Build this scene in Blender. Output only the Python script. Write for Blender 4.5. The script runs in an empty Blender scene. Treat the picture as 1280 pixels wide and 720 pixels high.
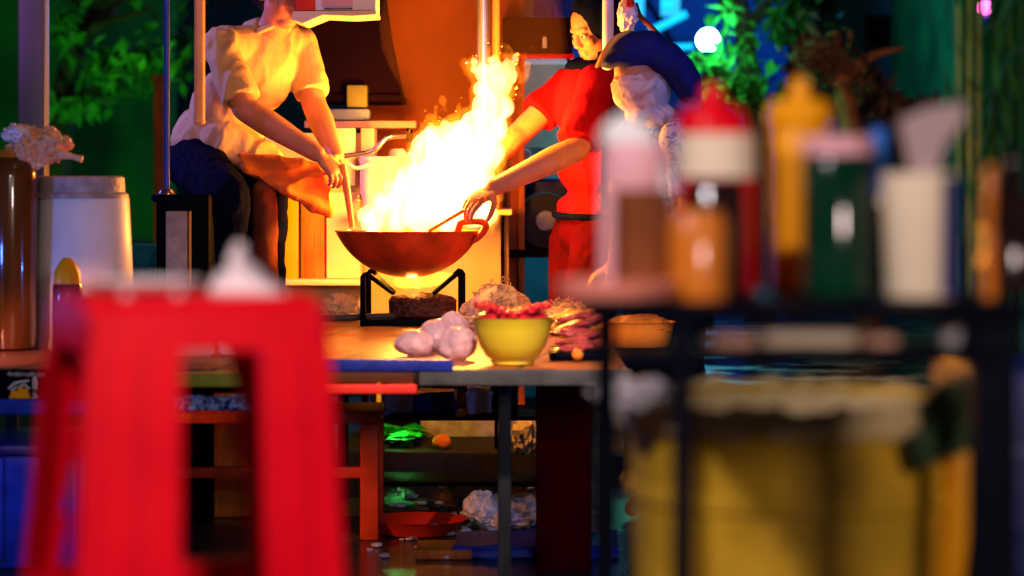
import bpy, bmesh, math, random
from mathutils import Vector, Matrix, noise as mn
random.seed(7)
R = math.radians
sc = bpy.context.scene
COL = sc.collection
E = 1.12            # eye height of the photographer
F = 3022.0          # focal length in photo pixels (85 mm lens)
HY = 230.0          # eye level line in photo pixels

def P(px, py, D):
    """world point for a photo pixel at a chosen distance"""
    return Vector(((px-640.0)/F*D, D, E-(py-HY)/F*D))
def S(px, D): return px/F*D

# ---------------------------------------------------------------- materials
def mat(name, col, rough=.55, metal=0.0, var=.18, scale=9.0, bump=.0, bscale=40.0, trans=0.0, emit=None,
        estr=0.0, sss=0.0, coat=0.0, col2=None, rvar=.1, ior=1.45, alpha=None, stretch=None, spec=.25):
    m = bpy.data.materials.new(name); m.use_nodes = True
    nt = m.node_tree; N = nt.nodes; L = nt.links
    b = N['Principled BSDF']
    tc = N.new('ShaderNodeTexCoord'); src = tc.outputs['Object']
    if stretch:
        mp = N.new('ShaderNodeMapping'); mp.inputs['Scale'].default_value = stretch
        L.new(src, mp.inputs['Vector']); src = mp.outputs['Vector']
    n = N.new('ShaderNodeTexNoise'); n.inputs['Scale'].default_value = scale; n.inputs['Detail'].default_value = 5
    L.new(src, n.inputs['Vector'])
    r = N.new('ShaderNodeValToRGB'); L.new(n.outputs['Fac'], r.inputs['Fac'])
    r.color_ramp.elements[0].position = .32; r.color_ramp.elements[1].position = .68
    c1 = [max(0, c*(1-var)) for c in col[:3]]; c2 = [min(1, c*(1+var)) for c in (col2 or col)[:3]]
    r.color_ramp.elements[0].color = (*c1, 1); r.color_ramp.elements[1].color = (*c2, 1)
    L.new(r.outputs['Color'], b.inputs['Base Color'])
    mr = N.new('ShaderNodeMapRange'); L.new(n.outputs['Fac'], mr.inputs['Value'])
    mr.inputs['To Min'].default_value = max(.02, rough-rvar); mr.inputs['To Max'].default_value = min(1, rough+rvar)
    L.new(mr.outputs['Result'], b.inputs['Roughness'])
    b.inputs['Metallic'].default_value = metal
    b.inputs['Transmission Weight'].default_value = trans
    b.inputs['IOR'].default_value = ior
    b.inputs['Specular IOR Level'].default_value = spec
    b.inputs['Coat Weight'].default_value = coat
    if sss:
        b.inputs['Subsurface Weight'].default_value = sss
        b.inputs['Subsurface Radius'].default_value = (.02, .008, .004)
    if alpha is not None: b.inputs['Alpha'].default_value = alpha
    if bump:
        n2 = N.new('ShaderNodeTexNoise'); n2.inputs['Scale'].default_value = bscale; n2.inputs['Detail'].default_value = 6
        L.new(src, n2.inputs['Vector'])
        bp = N.new('ShaderNodeBump'); bp.inputs['Strength'].default_value = bump; bp.inputs['Distance'].default_value = .02
        L.new(n2.outputs['Fac'], bp.inputs['Height']); L.new(bp.outputs['Normal'], b.inputs['Normal'])
    if emit:
        b.inputs['Emission Color'].default_value = (*emit, 1); b.inputs['Emission Strength'].default_value = estr
    return m

M = {}
def D_(k, *a, **kw): M[k] = mat(k, *a, **kw)
D_('red_plastic', (.72, .001, .012), .3, spec=.12, coat=.0, var=.08, bump=.02, bscale=60)
D_('black_paint', (.0012, .002, .006), .55, var=.3, spec=.03)
D_('navy_plastic', (.01, .02, .16), .35, var=.3, bump=.15, bscale=30)
D_('skin', (.50, .21, .10), .5, sss=.12, var=.12, scale=14, bump=.06, bscale=120)
D_('skin_dark', (.46, .18, .08), .5, sss=.1, var=.12, scale=14, bump=.06, bscale=120)
D_('cream_shirt', (.56, .38, .16), .85, var=.06, scale=20, bump=.25, bscale=9, stretch=(3, 3, .8))
D_('red_shirt', (.40, .003, .004), .9, spec=.08, var=.12, scale=12, bump=.3, bscale=10, stretch=(3, 3, .8))
D_('dark_cloth', (.0015, .0025, .013), .9, spec=.04, var=.4, scale=8, bump=.4, bscale=14)
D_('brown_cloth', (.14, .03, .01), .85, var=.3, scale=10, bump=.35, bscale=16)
D_('maroon_cloth', (.045, .0005, .001), .9, spec=.04, var=.3, scale=10, bump=.3, bscale=14)
D_('navy_felt', (.006, .012, .13), .9, var=.25, scale=12, bump=.15, bscale=40)
D_('gold_trim_fire_edge', (.75, .35, .06), .5, var=.1)  # speaker trim, and painted firelight on the hat brim
D_('hair', (.012, .009, .008), .45, var=.4, scale=30, bump=.4, bscale=90)
D_('pale_scarf', (.68, .58, .58), .8, var=.02, bump=.35, bscale=22)
D_('wok_iron', (.55, .07, .015), .42, metal=.25, var=.35, scale=10, bump=.12, bscale=30)
D_('steel', (.55, .55, .6), .22, metal=.95, var=.1)
D_('purple_steel', (.5, .48, .55), .25, metal=.8, var=.1)
D_('orange_pole', (.72, .36, .10), .45, var=.12)
D_('pale_pole', (.72, .62, .64), .4, var=.08)
D_('blue_pole', (.03, .07, .42), .35, metal=.3, var=.15)
D_('grey_pole', (.12, .10, .10), .5, metal=.2, var=.15, stretch=(1, 1, .2))
D_('wood_orange', (.58, .13, .012), .5, var=.35, scale=6, bump=.2, bscale=20, stretch=(6, 6, .8))
D_('bench_paint', (.62, .05, .008), .45, var=.35, scale=7, bump=.2, bscale=20)
D_('amber_dark', (.12, .035, .005), .15, var=.3, scale=5, coat=.6, stretch=(3, 3, .4))
D_('yellow_plastic', (.72, .56, .02), .4, var=.08, sss=.0)
D_('bin_yellow', (.58, .34, .02), .45, var=.55, scale=3.5, bump=.9, bscale=5)
D_('mustard', (.85, .34, .005), .35, var=.05)
D_('white_plastic', (.74, .74, .74), .4, var=.06)
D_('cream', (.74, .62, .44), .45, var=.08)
D_('cream_panel', (.72, .5, .26), .5, var=.15, scale=4)
D_('peach_panel', (.6, .34, .24), .5, var=.1)
D_('pink_plastic', (.75, .38, .42), .4, var=.1)
D_('amber', (.50, .14, .012), .2, var=.2, scale=5, coat=.5, stretch=(3, 3, .4))
D_('sauce_brown', (.20, .06, .02), .15, var=.3, coat=.4)
D_('sauce_dark', (.018, .008, .008), .12, var=.3, coat=.5)
D_('green_glass', (.001, .026, .012), .1, var=.35, scale=6, coat=.6)
D_('blue_plastic', (.02, .16, .62), .4, var=.15)
D_('blue_tarp', (.01, .04, .5), .5, var=.25, bump=.5, bscale=9)
D_('teal_wall', (.05, .36, .42), .7, var=.15)
D_('teal_far', (.02, .13, .14), .7, var=.3, scale=1.2)
D_('green_wall', (.012, .13, .018), .8, var=.5, scale=1.5, bump=.05)
D_('blue_wall', (.02, .09, .32), .7, var=.35, scale=2)
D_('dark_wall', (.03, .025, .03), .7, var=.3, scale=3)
D_('maroon_metal', (.010, .002, .004), .7, spec=.04, var=.3, scale=3, metal=.0)
D_('orange_wall', (.40, .075, .010), .8, var=.5, scale=1.8, bump=.05)
D_('tile_side', (.5, .2, .07), .5)
D_('grey_green', (.30, .36, .27), .6, var=.25)
D_('grey_panel', (.34, .32, .33), .5, var=.25, scale=22, bump=.2, bscale=80)
D_('olive', (.26, .25, .02), .5, var=.2)
D_('meat', (.42, .06, .05), .35, var=.45, scale=26, bump=.3, coat=.4)
D_('chili', (.55, .015, .025), .35, var=.35, scale=40, coat=.3)
D_('onion', (.62, .38, .34), .45, var=.3, scale=18, sss=.15, bump=.08, coat=.2)
D_('noodle', (.46, .27, .12), .6, var=.4, scale=50)
D_('coal', (.09, .03, .025), .7, var=.7, scale=60, bump=.9, bscale=60)
D_('cloudy_bag', (.72, .66, .70), .35, var=.08, bump=.6, bscale=28)
D_('peach_bag', (.78, .42, .22), .35, var=.12, bump=.6, bscale=26, coat=.4)
D_('dusky_paper', (.34, .25, .25), .8, var=.1)
D_('tissue', (.82, .70, .72), .8, var=.04, bump=.25, bscale=18)
D_('mandarin', (.75, .24, .015), .5, var=.12, bump=.2, bscale=80)
D_('bark', (.12, .11, .06), .9, var=.6, scale=26, bump=.8, bscale=30)
D_('tree_bark', (.05, .03, .02), .9, var=.5, scale=10, bump=.6)
D_('orange_bark', (.28, .10, .04), .9, var=.5, scale=6, bump=.6)
D_('leaf_green', (.03, .15, .02), .85, var=.5, scale=2)
D_('leaf_brown', (.10, .05, .03), .85, var=.6, scale=2)
D_('bamboo', (.20, .28, .05), .45, var=.45, scale=4, stretch=(1, 1, .4))
D_('concrete', (.035, .035, .05), .75, var=.3, scale=6, bump=.3)
D_('rail_grey', (.06, .06, .045), .6, var=.4, scale=12)
D_('grey_post', (.012, .014, .012), .6, var=.4, scale=12, stretch=(2, 2, .4))
D_('fire_red', (.7, .03, .01), .5, var=.1)
D_('green_plastic', (.02, .5, .06), .4, var=.2)
D_('olive_dark', (.035, .07, .03), .8, var=.4, bump=.3)
D_('label_cream', (.80, .66, .48), .6, var=.05)
D_('dark_ink', (.02, .02, .02), .6)
D_('white_paper', (.8, .76, .74), .7, var=.05)
D_('hose', (.05, .05, .055), .5)
D_('lamp_glass', (.7, .9, .9), .3, emit=(.35, 1.0, .95), estr=40)
D_('pink_lamp', (.8, .2, .5), .3, emit=(1, .1, .45), estr=6)
D_('orange_lamp', (.8, .4, .1), .3, emit=(1, .28, .04), estr=8)
D_('window_lit', (.3, .6, .8), .3, emit=(.02, .55, .85), estr=.9)
D_('brush_clear', (.8, .8, .82), .12, var=.03, trans=.75)

# pattern materials
def tile_mat():
    m = bpy.data.materials.new('orange_tiles'); m.use_nodes = True
    N = m.node_tree.nodes; L = m.node_tree.links; b = N['Principled BSDF']
    tc = N.new('ShaderNodeTexCoord'); mp = N.new('ShaderNodeMapping')
    mp.inputs['Rotation'].default_value = (0, 0, R(8)); L.new(tc.outputs['Object'], mp.inputs['Vector'])
    br = N.new('ShaderNodeTexBrick'); L.new(mp.outputs['Vector'], br.inputs['Vector'])
    br.offset = 0; br.inputs['Scale'].default_value = 1.0
    br.inputs['Brick Width'].default_value = .26; br.inputs['Row Height'].default_value = .42
    br.inputs['Mortar Size'].default_value = .007
    br.inputs['Color1'].default_value = (.58, .19, .035, 1); br.inputs['Color2'].default_value = (.50, .14, .025, 1)
    br.inputs['Mortar'].default_value = (.05, .02, .015, 1)
    n = N.new('ShaderNodeTexNoise'); n.inputs['Scale'].default_value = 7; n.inputs['Detail'].default_value = 6
    L.new(tc.outputs['Object'], n.inputs['Vector'])
    mx = N.new('ShaderNodeMix'); mx.data_type = 'RGBA'; mx.blend_type = 'MULTIPLY'; mx.inputs['Factor'].default_value = .6
    L.new(br.outputs['Color'], mx.inputs['A']); L.new(n.outputs['Color'], mx.inputs['B'])
    L.new(mx.outputs['Result'], b.inputs['Base Color'])
    mr = N.new('ShaderNodeMapRange'); L.new(n.outputs['Fac'], mr.inputs['Value'])
    mr.inputs['To Min'].default_value = .15; mr.inputs['To Max'].default_value = .6
    L.new(mr.outputs['Result'], b.inputs['Roughness'])
    return m
M['tiles'] = tile_mat()

def ground_mat():
    m = bpy.data.materials.new('wet_ground'); m.use_nodes = True
    N = m.node_tree.nodes; L = m.node_tree.links; b = N['Principled BSDF']
    tc = N.new('ShaderNodeTexCoord')
    n = N.new('ShaderNodeTexNoise'); n.inputs['Scale'].default_value = 1.6; n.inputs['Detail'].default_value = 7
    L.new(tc.outputs['Object'], n.inputs['Vector'])
    r = N.new('ShaderNodeValToRGB'); L.new(n.outputs['Fac'], r.inputs['Fac'])
    r.color_ramp.elements[0].position = .46; r.color_ramp.elements[1].position = .56
    r.color_ramp.elements[0].color = (.05, .05, .05, 1); r.color_ramp.elements[1].color = (.42, .42, .42, 1)
    L.new(r.outputs['Color'], b.inputs['Roughness'])
    v = N.new('ShaderNodeTexNoise'); v.inputs['Scale'].default_value = 60; v.inputs['Detail'].default_value = 5
    L.new(tc.outputs['Object'], v.inputs['Vector'])
    r2 = N.new('ShaderNodeValToRGB'); L.new(v.outputs['Fac'], r2.inputs['Fac'])
    r2.color_ramp.elements[0].color = (.008, .009, .014, 1); r2.color_ramp.elements[1].color = (.04, .04, .05, 1)
    L.new(r2.outputs['Color'], b.inputs['Base Color'])
    bp = N.new('ShaderNodeBump'); bp.inputs['Strength'].default_value = .25; bp.inputs['Distance'].default_value = .01
    L.new(v.outputs['Fac'], bp.inputs['Height']); L.new(bp.outputs['Normal'], b.inputs['Normal'])
    return m
M['ground'] = ground_mat()

def print_mat(name, ca, cb, scale=30, thr=.5):
    m = mat(name, ca, .8, var=.02, bump=.3, bscale=20)
    N = m.node_tree.nodes; L = m.node_tree.links; b = N['Principled BSDF']
    tc = N.new('ShaderNodeTexCoord')
    n = N.new('ShaderNodeTexNoise'); n.inputs['Scale'].default_value = scale; n.inputs['Detail'].default_value = 2
    n.inputs['Distortion'].default_value = 1.5
    L.new(tc.outputs['Object'], n.inputs['Vector'])
    r = N.new('ShaderNodeValToRGB'); L.new(n.outputs['Fac'], r.inputs['Fac'])
    r.color_ramp.elements[0].position = thr; r.color_ramp.elements[1].position = thr+.05
    r.color_ramp.elements[0].color = (*ca, 1); r.color_ramp.elements[1].color = (*cb, 1)
    L.new(r.outputs['Color'], b.inputs['Base Color'])
    return m
M['blue_print'] = print_mat('blue_print', (.62, .66, .74), (.16, .24, .48), 34)
M['scarf_print'] = print_mat('scarf_print', (.62, .50, .50), (.46, .27, .24), 7, .46)
M['foil'] = print_mat('foil', (.35, .45, .75), (.02, .03, .15), 60)
M['foil'].node_tree.nodes['Principled BSDF'].inputs['Metallic'].default_value = .7

def flame_mat(name, col, k, lo=.15, scale=14, thr=(.36, .62)):
    m = bpy.data.materials.new(name); m.use_nodes = True
    N = m.node_tree.nodes; L = m.node_tree.links; N.clear()
    o = N.new('ShaderNodeOutputMaterial'); e = N.new('ShaderNodeEmission')
    e.inputs['Color'].default_value = (*col, 1)
    tc = N.new('ShaderNodeTexCoord'); mp = N.new('ShaderNodeMapping'); mp.inputs['Scale'].default_value = (1, 1, .38)
    mp.inputs['Rotation'].default_value = (0, R(24), 0)
    L.new(tc.outputs['Object'], mp.inputs['Vector'])
    n = N.new('ShaderNodeTexNoise'); n.inputs['Scale'].default_value = scale; n.inputs['Detail'].default_value = 3
    n.inputs['Distortion'].default_value = .8
    L.new(mp.outputs['Vector'], n.inputs['Vector'])
    r = N.new('ShaderNodeMapRange'); L.new(n.outputs['Fac'], r.inputs['Value'])
    r.inputs['From Min'].default_value = thr[0]; r.inputs['From Max'].default_value = thr[1]
    r.inputs['To Min'].default_value = k*lo; r.inputs['To Max'].default_value = k
    L.new(r.outputs['Result'], e.inputs['Strength'])
    L.new(e.outputs[0], o.inputs['Volume'])
    m.cycles.volume_step_rate = .35
    return m
M['flame_core'] = flame_mat('flame_core', (1, .49, .15), 82, .34, 15)
M['flame_edge'] = flame_mat('flame_edge', (1, .22, .008), 30, .0, 24, (.40, .64))

# ---------------------------------------------------------------- object helpers
def setp(o, label=None, cat=None, group=None, kind=None):
    if label: o['label'] = label
    if cat: o['category'] = cat
    if group: o['group'] = group
    if kind: o['kind'] = kind
    return o

BASE = {}
def thing(name, label, cat, at=(0, 0, 0), group=None):
    o = bpy.data.objects.new(name, None); COL.objects.link(o)
    o.location = at; o.empty_display_size = .05; BASE[o.name] = Vector(at)
    return setp(o, label, cat, group)

def link(name, bm, m, parent=None, smooth=True, base=None):
    """bm is in world coordinates; origin goes to the parent's base, or to the bottom middle of the mesh"""
    if isinstance(m, str): m = M[m]
    if parent is not None: b = BASE[parent.name]
    elif base is not None: b = Vector(base)
    else:
        xs = [v.co for v in bm.verts]
        b = Vector(((min(v.x for v in xs)+max(v.x for v in xs))/2, (min(v.y for v in xs)+max(v.y for v in xs))/2, min(v.z for v in xs)))
    bmesh.ops.translate(bm, verts=bm.verts[:], vec=-b)
    bmesh.ops.recalc_face_normals(bm, faces=bm.faces[:])
    me = bpy.data.meshes.new(name); bm.to_mesh(me); bm.free()
    me.materials.append(m)
    if smooth:
        for p in me.polygons: p.use_smooth = True
        try: me.set_sharp_from_angle(angle=R(38))
        except Exception: pass
    o = bpy.data.objects.new(name, me); COL.objects.link(o)
    if parent is not None:
        o.parent = parent; BASE[o.name] = b
    else:
        o.location = b; BASE[o.name] = b
    return o

def nb(): return bmesh.new()

def box(bm, c, s, rot=None, bev=0.0):
    c = Vector(c)
    r = bmesh.ops.create_cube(bm, size=1.0)
    vs = r['verts']
    mtx = Matrix.Translation(c) @ (rot.to_4x4() if rot is not None else Matrix.Identity(4)) @ Matrix.Diagonal((*s, 1))
    bmesh.ops.transform(bm, matrix=mtx, verts=vs)
    if bev:
        es = list({e for v in vs for e in v.link_edges})
        bmesh.ops.bevel(bm, geom=es, offset=bev, segments=3, profile=.5, affect='EDGES')
    return vs

def boxp(bm, x0, x1, y0, y1, D, dep, bev=0.004, z0=None, z1=None):
    """box whose front face fills photo pixels x0..x1, y0..y1 at distance D and which runs back by dep"""
    a = P(x0, y1, D); b = P(x1, y0, D)
    za = a.z if z0 is None else z0; zb = b.z if z1 is None else z1
    box(bm, ((a.x+b.x)/2, D+dep/2, (za+zb)/2), (abs(b.x-a.x), dep, abs(zb-za)), bev=bev)

def lathe(bm, c, prof, seg=40, sx=1.0, sy=1.0, rot=None, close=True):
    """prof: list of (radius, z above c)"""
    c = Vector(c); rings = []
    for r, z in prof:
        ring = []
        for i in range(seg):
            a = 2*math.pi*i/seg
            v = Vector((r*sx*math.cos(a), r*sy*math.sin(a), z))
            if rot is not None: v = rot @ v
            ring.append(bm.verts.new(c+v))
        rings.append(ring)
    for a, b in zip(rings, rings[1:]):
        for i in range(seg):
            j = (i+1) % seg
            bm.faces.new((a[i], a[j], b[j], b[i]))
    if close:
        bm.faces.new(rings[0][::-1]); bm.faces.new(rings[-1])

def lathep(bm, cx, D, prof, seg=40, close=True, dy=0.0):
    """profile as (photo y, half width in photo pixels) pairs, bottom last or first; centre column cx"""
    pr = sorted(prof, key=lambda t: -t[0]) if close else prof
    zs = [(S(hw, D), P(cx, py, D).z) for py, hw in pr]
    c = P(cx, 0, D); lathe(bm, (c.x, c.y+dy, 0), zs, seg, close=close)

def tube(bm, pts, rad, seg=12, cap=True):
    pts = [Vector(p) for p in pts]
    if not isinstance(rad, (list, tuple)): rad = [rad]*len(pts)
    rings = []; up0 = None
    for i, p in enumerate(pts):
        t = (pts[min(i+1, len(pts)-1)]-pts[max(i-1, 0)]).normalized()
        if up0 is None:
            u = t.orthogonal().normalized()
        else:
            u = (up0 - t*up0.dot(t)).normalized()
        up0 = u; w = t.cross(u)
        rings.append([bm.verts.new(p+(u*math.cos(2*math.pi*k/seg)+w*math.sin(2*math.pi*k/seg))*rad[i]) for k in range(seg)])
    for a, b in zip(rings, rings[1:]):
        for k in range(seg):
            j = (k+1) % seg
            bm.faces.new((a[k], a[j], b[j], b[k]))
    if cap:
        bm.faces.new(rings[0][::-1]); bm.faces.new(rings[-1])

def curve_pts(pts, n=8):
    """Catmull-Rom through points"""
    pts = [Vector(p) for p in pts]; out = []
    ext = [pts[0]*2-pts[1]]+pts+[pts[-1]*2-pts[-2]]
    for i in range(1, len(ext)-2):
        a, b, c, d = ext[i-1:i+3]
        for k in range(n):
            t = k/n
            out.append(.5*((2*b)+(c-a)*t+(2*a-5*b+4*c-d)*t*t+(3*b-a-3*c+d)*t**3))
    out.append(pts[-1]); return out

def ell(bm, c, r, rot=None, sub=3):
    rr = bmesh.ops.create_icosphere(bm, subdivisions=sub, radius=1.0)
    if not isinstance(r, (tuple, list)): r = (r, r, r)
    mtx = Matrix.Translation(Vector(c)) @ (rot.to_4x4() if rot is not None else Matrix.Identity(4)) @ Matrix.Diagonal((*r, 1))
    bmesh.ops.transform(bm, matrix=mtx, verts=rr['verts'])
    return rr['verts']

def bone(bm, a, b, ra, rb, round_=True, seg=20):
    a = Vector(a); b = Vector(b)
    tube(bm, [a, a.lerp(b, .33), a.lerp(b, .66), b], [ra, ra+(rb-ra)*.33, ra+(rb-ra)*.66, rb], seg)
    if round_:
        ell(bm, a, ra, sub=2); ell(bm, b, rb, sub=2)

def fuse(bm, voxel, smooth=4, disp=None):
    """one continuous surface from overlapping shapes"""
    me = bpy.data.meshes.new('tmp'); bm.to_mesh(me); bm.free()
    o = bpy.data.objects.new('tmp', me); COL.objects.link(o)
    md = o.modifiers.new('r', 'REMESH'); md.mode = 'VOXEL'; md.voxel_size = voxel
    if smooth:
        s = o.modifiers.new('s', 'SMOOTH'); s.factor = .5; s.iterations = smooth
    dg = bpy.context.evaluated_depsgraph_get(); dg.update()
    me2 = bpy.data.meshes.new_from_object(o.evaluated_get(dg))
    bm2 = bmesh.new(); bm2.from_mesh(me2)
    bpy.data.objects.remove(o); bpy.data.meshes.remove(me); bpy.data.meshes.remove(me2)
    bm2.normal_update()
    if disp:
        for v in bm2.verts:
            v.co += v.normal*disp(v.co)
    return bm2

def crumple(bm, amp, freq, seed=0):
    off = Vector((seed*3.7, seed*1.3, seed*2.1))
    bm.normal_update()
    for v in bm.verts:
        p = v.co*freq+off
        v.co += v.normal*amp*(mn.noise(p)+.6*abs(mn.noise(p*2.3))*2-.5)

def lump(c, r, amp=.2, freq=2.5, seed=0, sub=4, rot=None):
    """irregular lump in its own bmesh"""
    bm = nb(); ell(bm, (0, 0, 0), 1.0, sub=sub)
    off = Vector((seed*5.1, seed*2.3, seed*7.7))
    for v in bm.verts:
        v.co *= 1+amp*(mn.noise(v.co*freq+off)+.4*mn.noise(v.co*freq*2.7+off))
    mtx = Matrix.Translation(Vector(c)) @ (rot.to_4x4() if rot is not None else Matrix.Identity(4)) @ Matrix.Diagonal((*r, 1))
    bmesh.ops.transform(bm, matrix=mtx, verts=bm.verts[:])
    return bm

def cloth_folds(amp, freq=9.0, stretch=(1, 1, .35), seed=0):
    off = Vector((seed*3.1, seed, seed*1.7))
    def ridge(q): return 1-min(1, abs(mn.noise(q))*3.2)          # narrow sharp creases
    def f(p):
        q = Vector((p.x*stretch[0], p.y*stretch[1], p.z*stretch[2]))*freq*.55+off
        w_ = Vector((mn.noise(q*1.3), mn.noise(q*1.1+off), mn.noise(q*.9)))*.9
        return amp*(.75*ridge(q+w_)+.45*ridge(q*1.9+w_+off)-.45)+amp*.2*mn.noise(q*4)
    return f

def top_mesh(name, label, cat, bm, m, group=None, kind=None, smooth=True):
    o = link(name, bm, m, smooth=smooth); return setp(o, label, cat, group, kind)

# ================================================================ SETTING
bm = nb(); bmesh.ops.create_grid(bm, x_segments=2, y_segments=2, size=60)
bmesh.ops.translate(bm, verts=bm.verts[:], vec=(0, 40, 0))
setp(link('ground', bm, 'ground', base=(0, 0, 0), smooth=False), kind='structure')
# raised pavement edge beyond the stall
bm = nb()
a = P(470, 590, 9.3); b = P(745, 611, 9.0)
kerb = [(-3.2, 9.75), (.35, 9.05), (.9, 9.05), (.9, 12), (-3.2, 12)]
vs = [bm.verts.new((x, y, 0.0)) for x, y in kerb]; f = bm.faces.new(vs)
e = bmesh.ops.extrude_face_region(bm, geom=[f])
bmesh.ops.translate(bm, verts=[v for v in e['geom'] if isinstance(v, bmesh.types.BMVert)], vec=(0, 0, .1))
setp(link('pavement', bm, 'concrete', smooth=False), kind='structure')

# ================================================================ FAR THINGS
# green wall
t = thing('green_wall', 'tall green painted wall lit by a green lamp behind the hanging leaves', 'wall', P(120, 540, 23))
bm = nb(); boxp(bm, -400, 215, -60, 400, 22.6, .3, z0=0); link('wall_panel', bm, 'green_wall', t)
bm = nb(); boxp(bm, -400, 215, 300, 400, 22.5, .08, z0=0); link('plinth', bm, 'dark_wall', t)
t = thing('wooden_post', 'thin upright brown wooden post at the end of the green wall', 'post', P(200, 500, 13))
bm = nb(); boxp(bm, 192, 207, 100, 400, 13, .08, z0=0); link('shaft', bm, 'wood_orange', t)
bm = nb(); boxp(bm, 189, 210, 94, 102, 12.98, .12); link('cap', bm, 'wood_orange', t)
# pale teal low cabinet behind the red stool
t = thing('teal_cabinet', 'pale teal low cabinet standing behind the black speaker box', 'cabinet', P(180, 500, 11))
bm = nb(); boxp(bm, 140, 240, 308, 420, 11, .5, z0=0); link('carcass', bm, 'teal_wall', t)
bm = nb(); boxp(bm, 143, 188, 316, 410, 10.97, .02, z0=.3); link('door', bm, 'teal_wall', t)
bm = nb(); boxp(bm, 192, 237, 316, 410, 10.97, .02, z0=.3); link('door', bm, 'teal_wall', t)

# buildings at the back
def building(name, label, x0, x1, ytop, D, m, wins, wm, depth=4):
    t = thing(name, label, 'building', P((x0+x1)/2, HY+E*F/D, D))
    bm = nb(); boxp(bm, x0, x1, ytop, 300, D, depth, z0=0, bev=.02); link('wall', bm, m, t)
    bm = nb(); boxp(bm, x0-6, x1+6, ytop-10, ytop, D-.2, depth+.4, bev=.02); link('roof', bm, 'dark_wall', t)
    for (a, b, c, d, lit) in wins:
        fb = nb(); boxp(fb, a-2, b+2, c-2, d+2, D-.06, .05); fo = link('window_frame', fb, 'dark_wall', t)
        bm = nb(); boxp(bm, a, b, c, d, D-.075, .012, bev=0)
        bm2 = link('pane', bm, wm if lit else 'sauce_dark', fo)
    return t
building('blue_building', 'dark blue building wall with cyan lit windows behind the navy hat', 690, 985, -420, 26, 'blue_wall',
         [(782, 805, -30, 22, 1), (826, 850, -30, 20, 1), (700, 735, -30, 40, 0), (900, 925, -30, 20, 0)], 'window_lit')
building('teal_building', 'dim teal building seen between the dark tree and the bamboo', 985, 1200, -340, 30, 'teal_far',
         [(1010, 1040, -20, 12, 0), (1085, 1115, 20, 60, 0), (1140, 1170, 70, 110, 0)], 'window_lit')
building('green_building', 'dark green building wall behind the bamboo stems', 1200, 1420, -300, 22, 'green_wall',
         [(1300, 1340, 0, 60, 0)], 'window_lit')
building('dark_building', 'unlit dark building standing high behind the cooks', 215, 690, -500, 28, 'dark_wall',
         [(300, 340, -60, -10, 0)], 'window_lit')

t = thing('tube_sign', 'slanting cyan glowing tube light on the blue building wall', 'tube light', P(838, 40, 24))
for a_, b_, r__ in (((812, 40), (858, 17), 5), ((826, 6), (842, 6), 6), ((800, 62), (866, 58), 4)):
    bm = nb(); tube(bm, [P(*a_, 24), P(*b_, 24)], S(r__, 24), 12); link('tube', bm, mat('cyan_tube', (.1, .5, .6), emit=(.0, .55, .8), estr=.9), t)
bm = nb(); tube(bm, [P(808, 0, 24.3), P(850, 70, 24.3)], .03); link('bracket', bm, 'black_paint', t)
# street lamp
t = thing('street_lamp', 'glowing cyan white globe street lamp among the green leaves', 'street lamp', P(885, HY+E*F/19, 19))
bm = nb(); tube(bm, [P(885, HY+E*F/19, 19), P(885, 62, 19)], [.05, .03]); link('post', bm, 'black_paint', t)
bm = nb(); lathep(bm, 885, 19, [(62, 6), (66, 9), (72, 5)]); link('collar', bm, 'black_paint', t)
bm = nb(); ell(bm, P(885, 50, 19), S(14, 19)); link('globe', bm, 'lamp_glass', t)
# pink and orange lamps
t = thing('pink_lantern', 'small pink glowing lantern hanging high beside the bamboo', 'lantern', P(1231, 24, 14))
bm = nb(); lathep(bm, 1231, 14, [(0, 4), (4, 8), (14, 8), (18, 4)]); link('shade', bm, 'pink_lamp', t)
bm = nb(); lathep(bm, 1231, 14, [(19, 2), (22, 6), (30, 6)]); link('tassel', bm, 'blue_plastic', t)
bm = nb(); tube(bm, [P(1231, 0, 14), P(1231, -60, 14)], .006); link('cord', bm, 'black_paint', t)

# trees
def tree(name, label, cx, base_D, trunk, limbs, clusters, leafm, barkm, nleaf, lr, top_r=.05, bot_r=.12, seed=1):
    rnd = random.Random(seed)
    base = P(cx, HY+E*F/base_D, base_D)
    t = thing(name, label, 'tree', base)
    bm = nb(); pts = curve_pts(trunk, 6)
    n = len(pts); tube(bm, pts, [bot_r+(top_r-bot_r)*i/(n-1)+.012*mn.noise(Vector((i*.7, seed, 0))) for i in range(n)], 14)
    for lb in limbs:
        q = curve_pts(lb, 6); k = len(q)
        tube(bm, q, [top_r*1.05*(1-.8*i/(k-1)) for i in range(k)], 8)
    link('trunk', bm, barkm, t)
    bm = nb()
    wsum = sum(c[3] for c in clusters)
    for (px, py, D, w, rx, ry) in clusters:
        c = P(px, py, D); R1 = S(rx, D); R2 = S(ry, D)
        for _ in range(int(nleaf*w/wsum)):
            # leaf clumps: pick a twig point, leaves round it
            u = Vector((rnd.gauss(0, .5), rnd.gauss(0, .5), rnd.gauss(0, .5)))
            p = c+Vector((u.x*R1, u.y*R1, u.z*R2))
            if mn.noise(p*1.1/lr*.09+Vector((seed, 0, 0))) < .0: continue
            s = lr*rnd.uniform(.6, 1.3)
            q = Matrix.Rotation(rnd.uniform(0, 6.28), 3, 'Z') @ Matrix.Rotation(rnd.uniform(-1.2, 1.2), 3, 'X') @ Matrix.Rotation(rnd.uniform(-.8, .8), 3, 'Y')
            l = [Vector((0, -s, 0)), Vector((s*.42, -s*.1, .08*s)), Vector((0, s, -.1*s)), Vector((-s*.42, -s*.1, .08*s))]
            bm.faces.new([bm.verts.new(p+q @ v) for v in l])
    link('crown', bm, leafm, t, smooth=False)
    return t
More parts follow.
